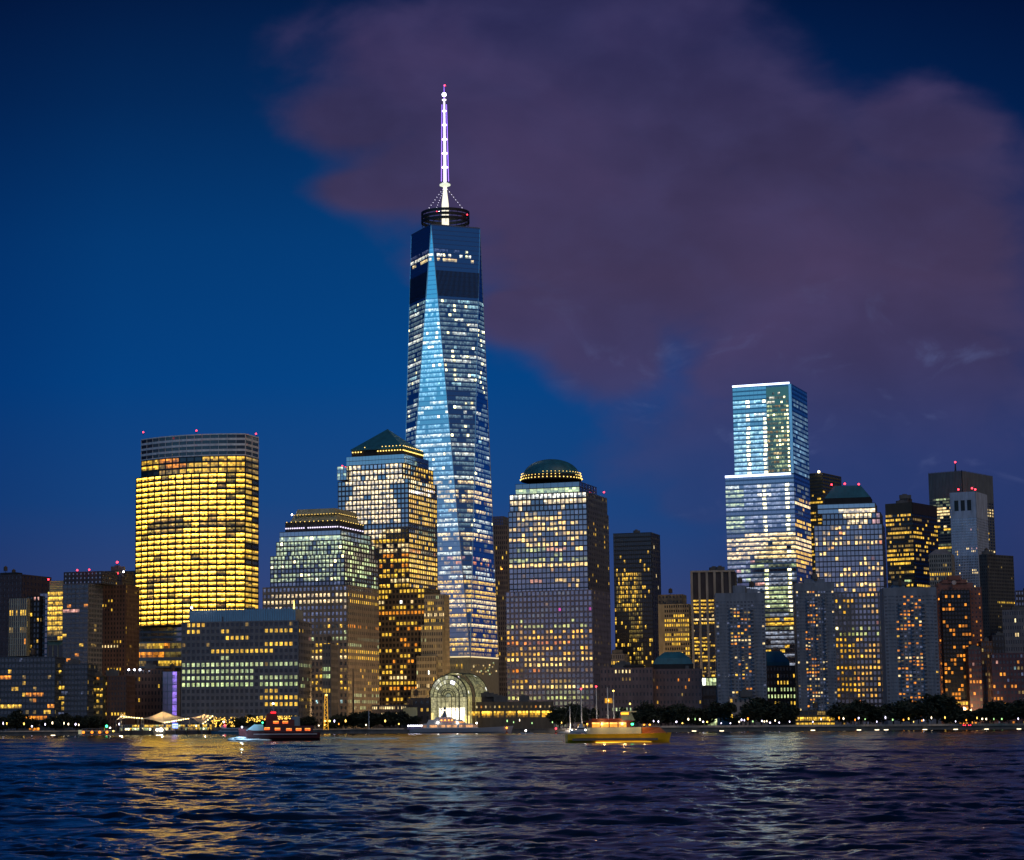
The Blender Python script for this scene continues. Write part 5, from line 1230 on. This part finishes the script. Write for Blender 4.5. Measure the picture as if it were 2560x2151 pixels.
# blue ferry at the landing, behind the tug
YF = 1375; S_ = YF / 5600
r = put('passenger_ferry', 568, 1838, YF, 'long low blue ferry moored beside the terminal, red light on top', 'ferry', math.radians(180))
L = 86 * S_; pt(hull(L, 7, 2.4, .3, .03), 'hull', blue_p, r)
pt(cabin(-L * .42, L * .28, 6, 2.4, 4.6, 3.5, .4), 'cabin', stone('gray_blue_paint', (.26, .34, .44), .4), r)
m = MB(); m.box(-L * .38, L * .16, -3.06, 3.06, 3.1, 4.0); pt(m, 'window_band', G_FLAT, r)
pt(cabin(L * .02, L * .2, 4, 4.6, 6.2, .8), 'wheelhouse', white_p, r)
m = MB(); m.tube((L * .1, 0, 6.2), (L * .1, 0, 8.2), .08); pt(m, 'mast', GRAYM, r); small_light(r, 'red_light', L * .06, 2.2, 6.4, .55, RED_L); small_light(r, 'mast_light', L * .1, 0, 8.3, .5, WHITE_L)
# small excursion boat at the left
r = put('excursion_boat', 245, 1843, 1372, 'small excursion boat with four round orange deck lamps', 'boat', 0)
S_ = 1372 / 5600; L = 100 * S_
pt(hull(L, 5.4, 1.5, .36, .04, sheer=.4), 'hull', stone('pale_hull_paint', (.36, .30, .30), .5), r)
m = MB(); m.box(-L * .40, L * .22, -2.3, 2.3, 4.6, 4.8)
for i in range(6):
    for s_ in (-1, 1): m.tube((-L * .40 + i * L * .124, s_ * 2.2, 1.4), (-L * .40 + i * L * .124, s_ * 2.2, 4.6), .07, n=5)
pt(m, 'awning', stone('awning_canvas', (.35, .33, .34), .8), r)
for px in (210, 231, 250, 268): small_light(r, 'deck_lamp', (px - 245) * S_, -2.0, 2.6, .85, lamp('orange_globe_light', (1, .26, .02), 2.2))
m = MB(); m.box(-L * .48, -L * .40, -1.6, 1.6, 1.5, 4.0); pt(m, 'stern_box', lamp('stern_box_light', (.7, .7, .4), .35), r)
small_light(r, 'green_side_light', L * .22, -2.0, 6.2, .8, GREEN_L); small_light(r, 'white_light', L * .30, 0, 5.2, .4, WHITE_L); small_light(r, 'bow_lamp', L * .38, 0, 3.2, .5, YELLOW_L)
m = MB(); m.tube((L * .22, -2.0, 4.7), (L * .22, -2.0, 6.2), .07); pt(m, 'lamp_post', GRAYM, r)
# motor yacht at the quay
YY = 1382; S_ = YY / 5600
r = put('motor_yacht', 1150, 1832, YY, 'large white motor yacht with lit decks moored before the glass hall', 'yacht', 0)
L = 250 * S_; xr = lambda px: (px - 1150) * S_
pt(hull(L, 10, 3.6, .45, .03, sheer=.35), 'hull', stone('yacht_hull_paint', (.34, .36, .42), .3, .06), r)
pt(cabin(xr(1056), xr(1196), 8.6, 3.6, 6.4, 4, 1), 'main_deck', white_p, r)
pt(cabin(xr(1068), xr(1166), 7.6, 6.4, 8.8, 3, 1.2), 'upper_deck', white_p, r)
pt(cabin(xr(1086), xr(1140), 6.4, 8.8, 10.4, 3.5, 1.5), 'sun_deck', white_p, r)
m = MB(); m.prism([(xr(1104), -1.2), (xr(1118), -1.2), (xr(1118), 1.2), (xr(1104), 1.2)], 10.4, 14.2, foot2=[(xr(1111), -.5), (xr(1115), -.5), (xr(1115), .5), (xr(1111), .5)]); m.tube((xr(1113), 0, 14.2), (xr(1113), 0, 17), .12); m.ball((xr(1113), 0, 15.6), .9); m.tube((xr(1113), 0, 12.6), (xr(1097), 0, 17.2), .15); pt(m, 'radar_mast', GRAYM, r)
for i, px in enumerate((1062, 1080, 1088, 1100, 1108, 1122, 1130, 1137, 1153, 1160, 1170, 1176, 1188)):
    m = MB(); a = xr(px); w_ = 1.3; g = (.9, .42, .16) if i % 3 else (.25, .12, .06)
    for s_ in (-1, 1): m.quad((a - w_, s_ * 4.28, 4.1), (a + w_, s_ * 4.28, 4.1), (a + w_, s_ * 4.14, 5.6), (a - w_, s_ * 4.14, 5.6), g)
    pt(m, 'window', cabin_glow, r, glow=True)
m = MB()
for s_ in (-1, 1): m.quad((xr(1136), s_ * 3.82, 6.7), (xr(1160), s_ * 3.82, 6.7), (xr(1158), s_ * 3.72, 7.7), (xr(1136), s_ * 3.72, 7.7), (1.1, .42, .08))
pt(m, 'upper_window', cabin_glow, r, glow=True)
for px, z, q in ((1095, 7.0, 0), (1143, 7.0, 0), (1191, 6.6, 0), (1104, 8.5, 1), (1113, 8.5, 1), (1122, 8.5, 1), (1130, 8.5, 1), (1165, 8.4, 1)): small_light(r, 'deck_light', xr(px), -4.2, z, .5 if q == 0 else .38, WHITE_L if q == 0 else ORANGE_L)
for i in range(9): small_light(r, 'stern_light', xr(1022 + i * 4.5), -3.6, 5.2, .42, COOL_L)
m = MB(); m.box(xr(1019), xr(1058), -4.6, 4.6, 3.0, 3.9); m.box(xr(1019), xr(1058), -4.65, -4.5, 3.9, 4.3); pt(m, 'stern_deck', stone('violet_lit_paint', (.42, .34, .62), .4), r)
# small cabin cruiser and sailing boats by the masts
r = put('cabin_cruiser', 1446, 1829, 1370, 'small white cabin cruiser moored behind the yellow water taxi', 'boat', math.radians(180))
S_ = 1370 / 5600; L = 40 * S_
pt(hull(L, 3.6, 1.7, .45, .04), 'hull', white_p, r); pt(cabin(-L * .4, L * .15, 3, 1.7, 3.9, 1.4, .2), 'cabin', white_p, r); pt(cabin(-L * .3, 0, 2.6, 3.9, 5.6, 1, .3), 'flybridge', white_p, r)
m = MB(); m.box(-L * .34, L * .05, -1.52, 1.52, 2.6, 3.3); pt(m, 'window_band', G_LOW, r)
m = MB(); m.tube((-L * .2, 0, 5.6), (-L * .2, 0, 7.6), .06); pt(m, 'mast', GRAYM, r)
for i, (px, py, lab, lt, Y) in enumerate(((1423, 1766, 'small sailing boat with a short bare mast behind the cabin cruiser', None, 1376), (1457, 1724, 'sailing yacht with a red mast light, left of the red-lit pair', RED_L, 1384), (1490, 1718, 'sailing yacht with a red mast light, right of the red-lit pair', RED_L, 1385), (1523, 1719, 'sailing yacht with a tall unlit mast behind the water taxi', None, 1386), (1533, 1729, 'sailing yacht with an amber light at the top of its slim mast', YELLOW_L, 1388))):
    r = put('sailboat', px, 1830, Y, lab, 'sailboat', math.radians(180 if i % 2 else 0), 'sailing boats in the small harbour')
    z = Zh(px, py, Y); L = 13
    pt(hull(L, 3.4, 1.2, .5, .06), 'hull', white_p, r); pt(cabin(-2.5, 2.2, 1.9, 1.2, 1.9, .8, .2), 'cabin', white_p, r)
    m = MB(); m.tube((.6, 0, 1.2), (.6, 0, z), .38, .26, 7); m.tube((.6, 0, 2.6), (-4.6, 0, 2.7), .12); pt(m, 'mast', stone('mast_white_paint', (.8, .78, .74), .5, .05), r)
    L_ = bpy.data.lights.new('deck_lamp', 'POINT'); L_.energy = 2600; L_.color = (1, .78, .55); L_.shadow_soft_size = .3
    lo = bpy.data.objects.new('deck_lamp', L_); COL.objects.link(lo); lo.parent = r; lo.location = (2.6, -2.4, 2.6)
    small_light(r, 'cabin_light', 1.6, -.9, 2.2, .3, WHITE_L)
    m = MB(); m.tube((6.2, 0, 1.4), (.6, 0, z - .6), .045, n=4); m.tube((-6, 0, 1.4), (.6, 0, z - .3), .045, n=4); m.tube((.6, 1.5, 1.3), (.6, 0, z * .75), .04, n=4); m.tube((.6, -1.5, 1.3), (.6, 0, z * .75), .04, n=4); pt(m, 'rigging', GRAYM, r)
    if lt: small_light(r, 'mast_light', .6, 0, z + .3, .55, lt)
r = put('speedboat', 1318, 1831, 1290, 'tiny speedboat with a white bow light left of the yellow water taxi', 'boat', math.radians(180))
pt(hull(7, 2.2, .9, .5, .06), 'hull', white_p, r); pt(cabin(-1.5, .8, 1.6, .9, 1.8, .7, .1), 'cabin', G_LOW, r); small_light(r, 'bow_light', .8, 0, 2.1, .5, WHITE_L)
for px, py, lab in ((1267, 1820, 'orange buoy light floating off the bow of the white yacht'), (1390, 1822, 'red channel buoy light by the dark quay left of the sailing boats')):
    r = put('buoy', px, 1832, 1380, lab, 'buoy', 0, 'lit buoys along the quay')
    m = MB(); m.lathe((0, 0, 0), [(.01, -.4), (.9, -.3), (.9, .5), (.35, .9), (.2, 2.2), (.01, 2.2)], 12); pt(m, 'float', red_p, r)
    small_light(r, 'lamp', 0, 0, Zh(px, py, 1380), .55, ORANGE_L if px < 1300 else RED_L)
# foam trails on the water
foam_m = stone('river_foam', (.62, .78, .95), .7, .25, 1.5)
def foam(x0, x1, y, w, n, label, h=.5):
    m = MB(); R = random.Random(int(abs(x0) * 7)); 
    for i in range(n):
        t = R.random(); x = x0 + (x1 - x0) * t; yy = y + R.uniform(-w, w) * (.3 + .7 * t); s = R.uniform(.5, 2.6)
        m.ball((x, yy, R.uniform(.05, h)), 1.0, 7, 4); k = 7 * 5
        for q in range(len(m.v) - k, len(m.v)):
            vx, vy, vz = m.v[q]; m.v[q] = (x + (vx - x) * s * 1.6, yy + (vy - yy) * s * .5, max(.02, vz * .5))
    o = m.build('wake_foam', foam_m, smooth=True); tag(o, label, 'foam', kind='stuff')
foam(X(604, 905, 1850), X(588, 905, 1850), 902, 2.5, 40, 'pale bow wave of the maroon tugboat', 2.6)
foam(X(600, 905, 1850), X(660, 905, 1850), 899, 1.2, 40, 'foam along the side of the maroon tugboat', 1.0)
foam(X(870, 915, 1846), X(985, 915, 1846), 918, 2.5, 120, 'pale blue wake behind the maroon tugboat', .7)
foam(X(1395, 720, 1855), X(1300, 720, 1855), 722, 2.0, 110, 'pale blue wake behind the yellow water taxi', .6)

# ------------------------------------------------------------------ shore furniture
def place(px):
    for a, s_ in ((205, 'the blue glass apartments'), (320, 'the brown brick tower'), (545, 'the tent roofs'), (830, 'the gray exchange building'), (1015, 'the stepped tower'), (1172, 'the glass hall'), (1385, 'the orange-windowed wing'), (1505, 'the domed tower'), (1632, 'the oval roof block'), (1775, 'the teal roof block'), (1905, 'the left slate slab'), (1987, 'the corner roof block'), (2088, 'the gold shopfront slab'), (2206, 'the truncated roof tower'), (2342, 'the right slate slab'), (2455, 'the stepped brick tower'), (3000, 'the dark red apartments')):
        if px < a: return s_
ORD = ['first', 'second', 'third', 'fourth', 'fifth', 'sixth', 'seventh', 'eighth', 'ninth', 'tenth', 'eleventh', 'twelfth']
def numbered(items, noun, verb):
    groups = {}
    for it in items: groups.setdefault(place(it[0]), []).append(it)
    out = {}
    for s_, l in groups.items():
        l = sorted(l)
        for i, it in enumerate(l):
            out[it] = ('the only %s %s %s' % (noun, verb, s_)) if len(l) == 1 else '%s %s from the left %s %s' % (ORD[i], noun, verb, s_)
    return out
W_, C_, O_, Yl, Gn = 0, 1, 2, 3, 4
lamps = [(8, C_), (17, Yl), (60, Yl), (80, C_), (113, C_), (131, W_), (160, W_), (171, W_), (189, C_), (197, W_), (298, C_), (580, Yl), (797, W_), (812, Yl), (836, C_), (847, O_), (864, Yl), (915, W_), (963, Yl), (997, Yl), (1268, Gn), (1284, Gn), (1299, W_), (1330, Gn), (1381, Gn), (1404, Yl),
         (1634, C_), (1646, C_), (1691, C_), (1706, Yl), (1721, W_), (1738, Gn), (1750, W_), (1758, C_), (1768, Yl), (1803, C_), (1826, C_), (1848, W_), (1854, C_), (1861, C_), (1870, O_), (1882, Gn), (1905, C_), (1911, W_), (1917, W_), (1925, C_), (1938, W_), (1948, C_), (1974, C_), (2032, C_), (2053, W_), (2074, O_), (2098, O_), (2109, W_), (2138, O_), (2147, C_), (2163, Gn), (2192, C_), (2214, C_), (2232, Gn), (2259, O_), (2272, Yl), (2284, Yl), (2305, O_), (2309, C_), (2329, W_), (2363, Yl), (2389, C_), (2416, O_), (2443, Yl), (2456, W_), (2466, W_), (2485, Gn), (2505, Gn), (2546, C_)]
GLOW = [lamp('warm_globe_light', (1, .80, .50), 4), lamp('cool_globe_light', (.80, .72, 1), 5), lamp('orange_globe_lamp', (1, .30, .03), 4), lamp('yellow_globe_light', (1, .62, .12), 3.5), lamp('greenish_globe_light', (.55, 1, .35), 1.6)]
CN = ['white', 'cool white', 'orange', 'yellow', 'greenish']
post = MB(); post.tube((0, 0, 0), (0, 0, 3.7), .10, .07, 6); post.tube((0, 0, 0), (0, 0, .5), .2, .14, 6); post_me = post.mesh('post', BLACK)
gl_me = []
for g in GLOW:
    m = MB(); m.ball((0, 0, 4.15), .56, 10, 7); m.tube((0, 0, 4.6), (0, 0, 4.8), .3, .05, 6); gl_me.append(m.mesh('lamp_globe', g, smooth=True))
labs = {}
for ci in range(5): labs.update(numbered([l for l in lamps if l[1] == ci], CN[ci] + ' lamp', 'below'))
for l in lamps:
    Y = 1404 + rnd.uniform(0, 16) if not 296 < l[0] < 560 else 1402
    r = root('street_lamp', (X(l[0], Y, 1806), Y, GROUND), labs[l], 'street lamp', 'promenade lamps along the river wall')
    sc_ = rnd.uniform(.7, 1.45); link('post', post_me, r); link('lamp_globe', gl_me[l[1]], r)
    r.scale = (rnd.uniform(.4, .9),) * 2 + (sc_,); q_ = rnd.uniform(.45, 1.0)
    for ch in r.children:
        if ch.name.startswith('lamp_globe'): ch.scale = (1, 1, 1)
# lights low on the river wall
edge = [(133, 0), (1735, 0), (1804, 0), (2032, 0), (2147, 0), (2192, 0), (2215, 0), (2312, 0), (2389, 0), (2466, 0), (2547, 0)]
el = numbered(edge, 'waterline light on the river wall', 'below')
for e_ in edge:
    x = X(e_[0], 1395, 1828); r = root('wall_light', (x, 1394.9, .9), el[e_], 'wall light', 'waterline lights on the river wall')
    m = MB(); m.box(x - 1.5, x + 1.5, 1394.7, 1395.1, .55, 1.15); m.build('housing', DARKM, r, r.location)
    m = MB(); m.box(x - 1.3, x + 1.3, 1394.3, 1394.7, .65, 1.05); m.build('lens', lamp('waterline_light', (1, .82, .5), 3.5), r, r.location)
# gold lit lattice mast, flagpoles
b = Building('lattice_mast', 'thin lattice mast lit gold from top to bottom', 'mast')
x = X(815, 1412, 1780); zt_ = Zh(816, 1737, 1412); b.org = Vector((x, 1412, GROUND)); b.root = root(b.name, b.org, b.label, b.cat)
m = MB(); gold_m = lamp('gold_lattice_light', (1, .50, .04), .8)
for i in range(4):
    sx_, sy_ = (-1, 1)[i % 2], (-1, 1)[i // 2]; m.tube((x + sx_ * 1.4, 1412 + sy_ * 1.4, GROUND), (x + sx_ * .7, 1412 + sy_ * .7, zt_), .16, n=5)
for j in range(14):
    za = GROUND + (zt_ - GROUND) * j / 14; zc = GROUND + (zt_ - GROUND) * (j + 1) / 14; w0 = 1.4 - .7 * j / 14; w1 = 1.4 - .7 * (j + 1) / 14; s_ = 1 if j % 2 else -1
    m.tube((x - s_ * w0, 1412 - w0, za), (x + s_ * w1, 1412 - w1, zc), .12, n=4); m.tube((x - w0, 1412 - s_ * w0, za), (x - w1, 1412 + s_ * w1, zc), .12, n=4)
b.part('lattice', m, gold_m)
for px, py in ((813, 1803), (824, 1803), (816, 1738)): 
    xx, z = at(px, py, 1411); m = MB(); m.ball((xx, 1411, z), .6, 8, 5); b.part('lamp', m, YELLOW_L)
for px, top, lab, mt in ((883, 1672, 'tall dark flagpole in front of the stepped tower', BLACK), (922, 1775, 'short pale flagpole among trees in front of the stepped tower', PALEM), (1147, 1693, 'tall flagpole in front of the glass hall', BLACK)):
    Y = 1440 if px == 883 else 1410; x = X(px, Y); z = Zh(px, top, Y); r = root('flagpole', (x, Y, GROUND), lab, 'flagpole')
    m = MB(); m.tube((x, Y, GROUND), (x, Y, z), .55 if px == 883 else .3, .3 if px == 883 else .15, 8); m.build('pole', mt, r, r.location)
    m = MB(); m.ball((x, Y, z + .2), .4, 8, 5); m.build('finial', GRAYM if px != 1147 else lamp('finial_light', (.9, .7, .8), 1.5), r, r.location)
b = Building('harbour_sign', 'square amber lit sign on a post above the sailing boats', 'sign')
x, z = at(1521, 1752, 1402); b.org = Vector((x, 1402, GROUND)); b.root = root(b.name, b.org, b.label, b.cat)
m = MB(); m.tube((x, 1402, GROUND), (x, 1402, z - 1.5), .18); b.part('post', m, GRAYM)
m = MB(); m.box(x - 2.2, x + 2.2, 1401.8, 1402.2, z - 1.5, z + 1.5); b.part('panel', m, lamp('amber_panel_light', (.75, .36, .02), .55)); m = MB(); m.ball((x - .3, 1401.5, z), .6, 8, 5); b.part('lamp', m, YELLOW_L)
# parked cars behind the promenade by the red tail lights
def car(x, Y, label, col):
    r = root('parked_car', (x, Y, GROUND), label, 'car', 'cars parked behind the promenade')
    m = MB(); m.prism([(-2.2, -.9), (2.2, -.9), (2.2, .9), (-2.2, .9)], .35, .95, foot2=[(-2.15, -.85), (2.1, -.85), (2.1, .85), (-2.15, .85)]); m.prism([(-1.6, -.8), (1.2, -.8), (1.2, .8), (-1.6, .8)], .95, 1.5, foot2=[(-1.1, -.68), (.6, -.68), (.6, .68), (-1.1, .68)]); pt(m, 'body', col, r)
    for a in (-1.35, 1.35):
        for s_ in (-1, 1):
            m = MB(); m.tube((a, s_ * .75, .33), (a, s_ * .93, .33), .33, n=12); pt(m, 'wheel', BLACK, r)
    for yy in (-.6, .6): small_light(r, 'tail_light', -2.2, yy, .75, .28, RED_L)
    return r
for i, (px, lab) in enumerate(((2411, 'parked car with red tail lights below the stepped brick tower'), (2424, 'parked car right of the one below the stepped brick tower'))):
    rr_ = car(X(px, 1418), 1418, lab, stone('car_paint_dark', (.05, .05, .06), .3)); rr_.rotation_euler.z = math.radians(60)

for x0_, x1_, h_, lab in ((1612, 2700, 1.7, 'low beige retaining wall behind the promenade lamps, on the right half of the shore'), (-200, 290, 1.2, 'low beige retaining wall before the blue glass apartments'), (640, 1010, 1.2, 'low beige retaining wall between the tugboat and the white yacht')):
    m = MB(); m.box(X(x0_, 1423), X(x1_, 1423), 1423, 1423.6, GROUND, GROUND + h_)
    tag(m.build('retaining_wall', stone('beige_wall', (.50, .42, .34), .8)), lab, 'retaining wall', 'retaining walls behind the promenade', 'thing')
# strings of small lamps hung through the trees
for (x0_, x1_, y0_, y1_, n_, lab) in ((528, 588, 1793, 1818, 90, 'thick web of yellow string lights right of the tent roofs'), (616, 652, 1792, 1806, 40, 'yellow string lights among the trees left of the tugboat wheelhouse'), (692, 726, 1791, 1799, 34, 'yellow string lights in the trees above the tugboat funnel')):
    xa, za_ = at((x0_ + x1_) / 2, 1815, 1416); r = root('string_lights', (xa, 1416, GROUND), lab, 'string lights')
    m = MB()
    for _ in range(n_):
        x, z = at(rnd.uniform(x0_, x1_), rnd.uniform(y0_, y1_), 1416); m.ball((x, 1416 + rnd.uniform(-1.5, 1.5), z), rnd.uniform(.16, .42), 6, 4)
    o_ = m.build('tree_string_lights', lamp('string_bulb_light', (1, .62, .10), 1.8), r, r.location); o_['kind'] = 'stuff'
# lamps added behind the buildings to brighten the lower stone walls
for px, py, Y, e_, h_, lab in ((1120, 1790, 1566, 60000, 16, 'tall plaza lamp added behind the glass hall for lighting the stone wings'), (1000, 1790, 1512, 30000, 12, 'plaza lamp added by the dark annex left of the glass hall'), (955, 1780, 1500, 26000, 12, 'plaza lamp added beside the arcade below the stepped tower'), (1235, 1760, 1700, 90000, 18, 'tall plaza lamp added between the glass supertall and the domed tower'), (322, 1790, 1560, 26000, 12, 'added fill lamp between the brown brick tower and the brick block'), (843, 1790, 1480, 20000, 11, 'plaza lamp added at the right end of the gray exchange building'), (1628, 1700, 1800, 60000, 16, 'added fill lamp between the black tower and the old stone office'), (2428, 1790, 1490, 16000, 10, 'added orange fill lamp at the foot of the stepped brick tower')):
    x = X(px, Y, 1790); r = root('plaza_lamp', (x, Y, GROUND), lab, 'street lamp')  # added lamp, stands here only to brighten the lower walls
    m = MB(); m.tube((0, 0, 0), (0, 0, h_), .16, .1, 6); pt(m, 'post', BLACK, r)
    m = MB(); m.ball((0, 0, h_ + .5), .55, 8, 5); pt(m, 'lamp_head', lamp('plaza_light', (1, .68, .30), 10), r, True)
    L = bpy.data.lights.new('plaza_light', 'POINT'); L.energy = e_; L.color = (1, .62, .26); L.shadow_soft_size = .5  # fill light added to brighten the lower stone walls
    lo = bpy.data.objects.new('plaza_light', L); COL.objects.link(lo); lo.parent = r; lo.location = (0, -.9, h_ + 1.2)

# ------------------------------------------------------------------ trees
leaf_m = stone('tree_leaves', (.020, .030, .017), .8, .5, 1.2); bark_m = stone('tree_bark', (.06, .05, .04), .9)
def crown_mesh(seed):
    R = random.Random(seed); m = MB()
    clumps = [(R.uniform(-.65, .65), R.uniform(-.6, .6), R.uniform(-.55, .75), R.uniform(.28, .5)) for _ in range(20)]
    for cx_, cy_, cz_, cr in clumps:
        k = max(.1, 1 - (cx_ ** 2 + cy_ ** 2)); cz_ *= k
        for _ in range(85):
            d = Vector((R.gauss(0, 1), R.gauss(0, 1), R.gauss(0, 1))).normalized() * cr * R.uniform(.5, 1.05)
            c = Vector((cx_, cy_, cz_)) + d; a = Vector((R.gauss(0, 1), R.gauss(0, 1), R.gauss(0, 1))).normalized(); n_ = a.orthogonal().normalized(); t_ = a.cross(n_); s_ = R.uniform(.06, .15)
            m.quad(c + n_ * s_, c + t_ * s_ * .6, c - n_ * s_, c - t_ * s_ * .6)
    return m.mesh('crown', leaf_m)
crowns = [crown_mesh(i) for i in range(7)]
tm = MB(); tm.tube((0, 0, 0), (0, 0, .55), .035, .02, 8)
for a in range(5):
    t = a * 1.257 + .3; tm.tube((0, 0, .38), (.22 * math.cos(t), .22 * math.sin(t), .72), .014, .005, 5)
trunk_me = tm.mesh('trunk', bark_m)
tl = [(12, 1790, 40), (43, 1777, 46), (78, 1798, 36), (128, 1792, 38), (160, 1785, 48), (192, 1790, 44), (225, 1788, 46), (252, 1796, 34), (548, 1797, 34), (600, 1793, 30), (628, 1788, 38), (735, 1788, 44), (772, 1792, 36), (850, 1786, 40), (888, 1780, 48), (926, 1776, 50), (965, 1778, 48), (1000, 1780, 44), (1030, 1788, 34), (1398, 1766, 46), (1432, 1762, 50), (1470, 1768, 46), (1558, 1770, 30), (1612, 1755, 40), (1650, 1764, 46), (1690, 1758, 50), (1728, 1768, 52), (1762, 1775, 40), (1800, 1752, 58), (1836, 1790, 22), (1872, 1772, 30), (1902, 1746, 60), (1938, 1754, 58), (1970, 1758, 46), (2105, 1756, 54), (2150, 1752, 60), (2190, 1764, 44), (2232, 1756, 56), (2275, 1748, 62), (2340, 1732, 76), (2318, 1750, 50), (2386, 1768, 44), (2432, 1774, 42), (2478, 1756, 60), (2520, 1754, 66), (2556, 1752, 60),
      (28, 1800, 60), (140, 1800, 60), (208, 1800, 56), (575, 1802, 50), (655, 1800, 44), (755, 1798, 60), (830, 1798, 40), (870, 1792, 60), (908, 1788, 60), (945, 1786, 60), (984, 1788, 60), (1415, 1780, 60), (1452, 1778, 60), (1590, 1782, 60), (1632, 1780, 60), (1672, 1776, 70), (1710, 1778, 70), (1748, 1784, 56), (1886, 1766, 60), (1920, 1762, 70), (1955, 1768, 60), (2128, 1766, 80), (2172, 1768, 70), (2250, 1764, 80), (2295, 1764, 80), (2365, 1760, 70), (2410, 1778, 56), (2455, 1772, 70), (2500, 1768, 80), (2540, 1766, 80)]
TG = {}
for (px, top, w) in tl: TG.setdefault(place(px), []).append((px, top, w))
for s_, l in TG.items():
    for i, (px, top, w) in enumerate(l):
        Y = 1428 + rnd.uniform(-4, 8); x, z = at(px, top, Y); H = (z - GROUND) * 1.0; Wd = w / 5600 * Y
        sh = 'tall' if top < 1757 else ('mid-height' if top < 1785 else 'low')
        wd = 'broad' if w >= 50 else ('rounded' if w >= 40 else 'narrow')
        lab = '%s %s tree, %s' % (sh, wd, ('the only one before ' + s_) if len(l) == 1 else ('%s from the left of those before %s' % (ORD[i], s_)))
        r = root('park_tree', (x, Y, GROUND), lab, 'tree', 'dark trees along the promenade')
        c = link('crown', crowns[(i * 3 + int(px)) % 7], r); c.scale = (Wd * .68, Wd * .66, H * .46); c.location = (0, 0, H * .58); c.rotation_euler.z = rnd.uniform(0, 6)
        t = link('trunk', trunk_me, r); t.scale = (H * .8, H * .8, H)
for b in BUILDINGS:
    n_ = {'waterfront_apartments': 5, 'exchange_building': 2, 'brick_block': 3, 'apartment_slab': 3, 'brick_apartments': 6, 'column_tower': 2, 'stone_office': 2, 'bronze_tower': 1, 'brick_tower': 2, 'apartment_tower': 2, 'black_tower': 2, 'edge_tower': 3, 'dark_slab': 2, 'teal_roof_block': 1, 'oval_roof_block': 2, 'waterfront_wing': 4, 'dark_annex': 2}.get(b.name, 0)
    if n_:
        for k_, (f_, z_) in enumerate(b.roofs[:4]): b.rooftop(f_, z_, max(1, n_ // min(4, len(b.roofs))), b.id * 7 + k_)
for b in BUILDINGS: b.finish()
print('objects', len(bpy.data.objects), 'windows', sum(len(b.wins) for b in BUILDINGS))
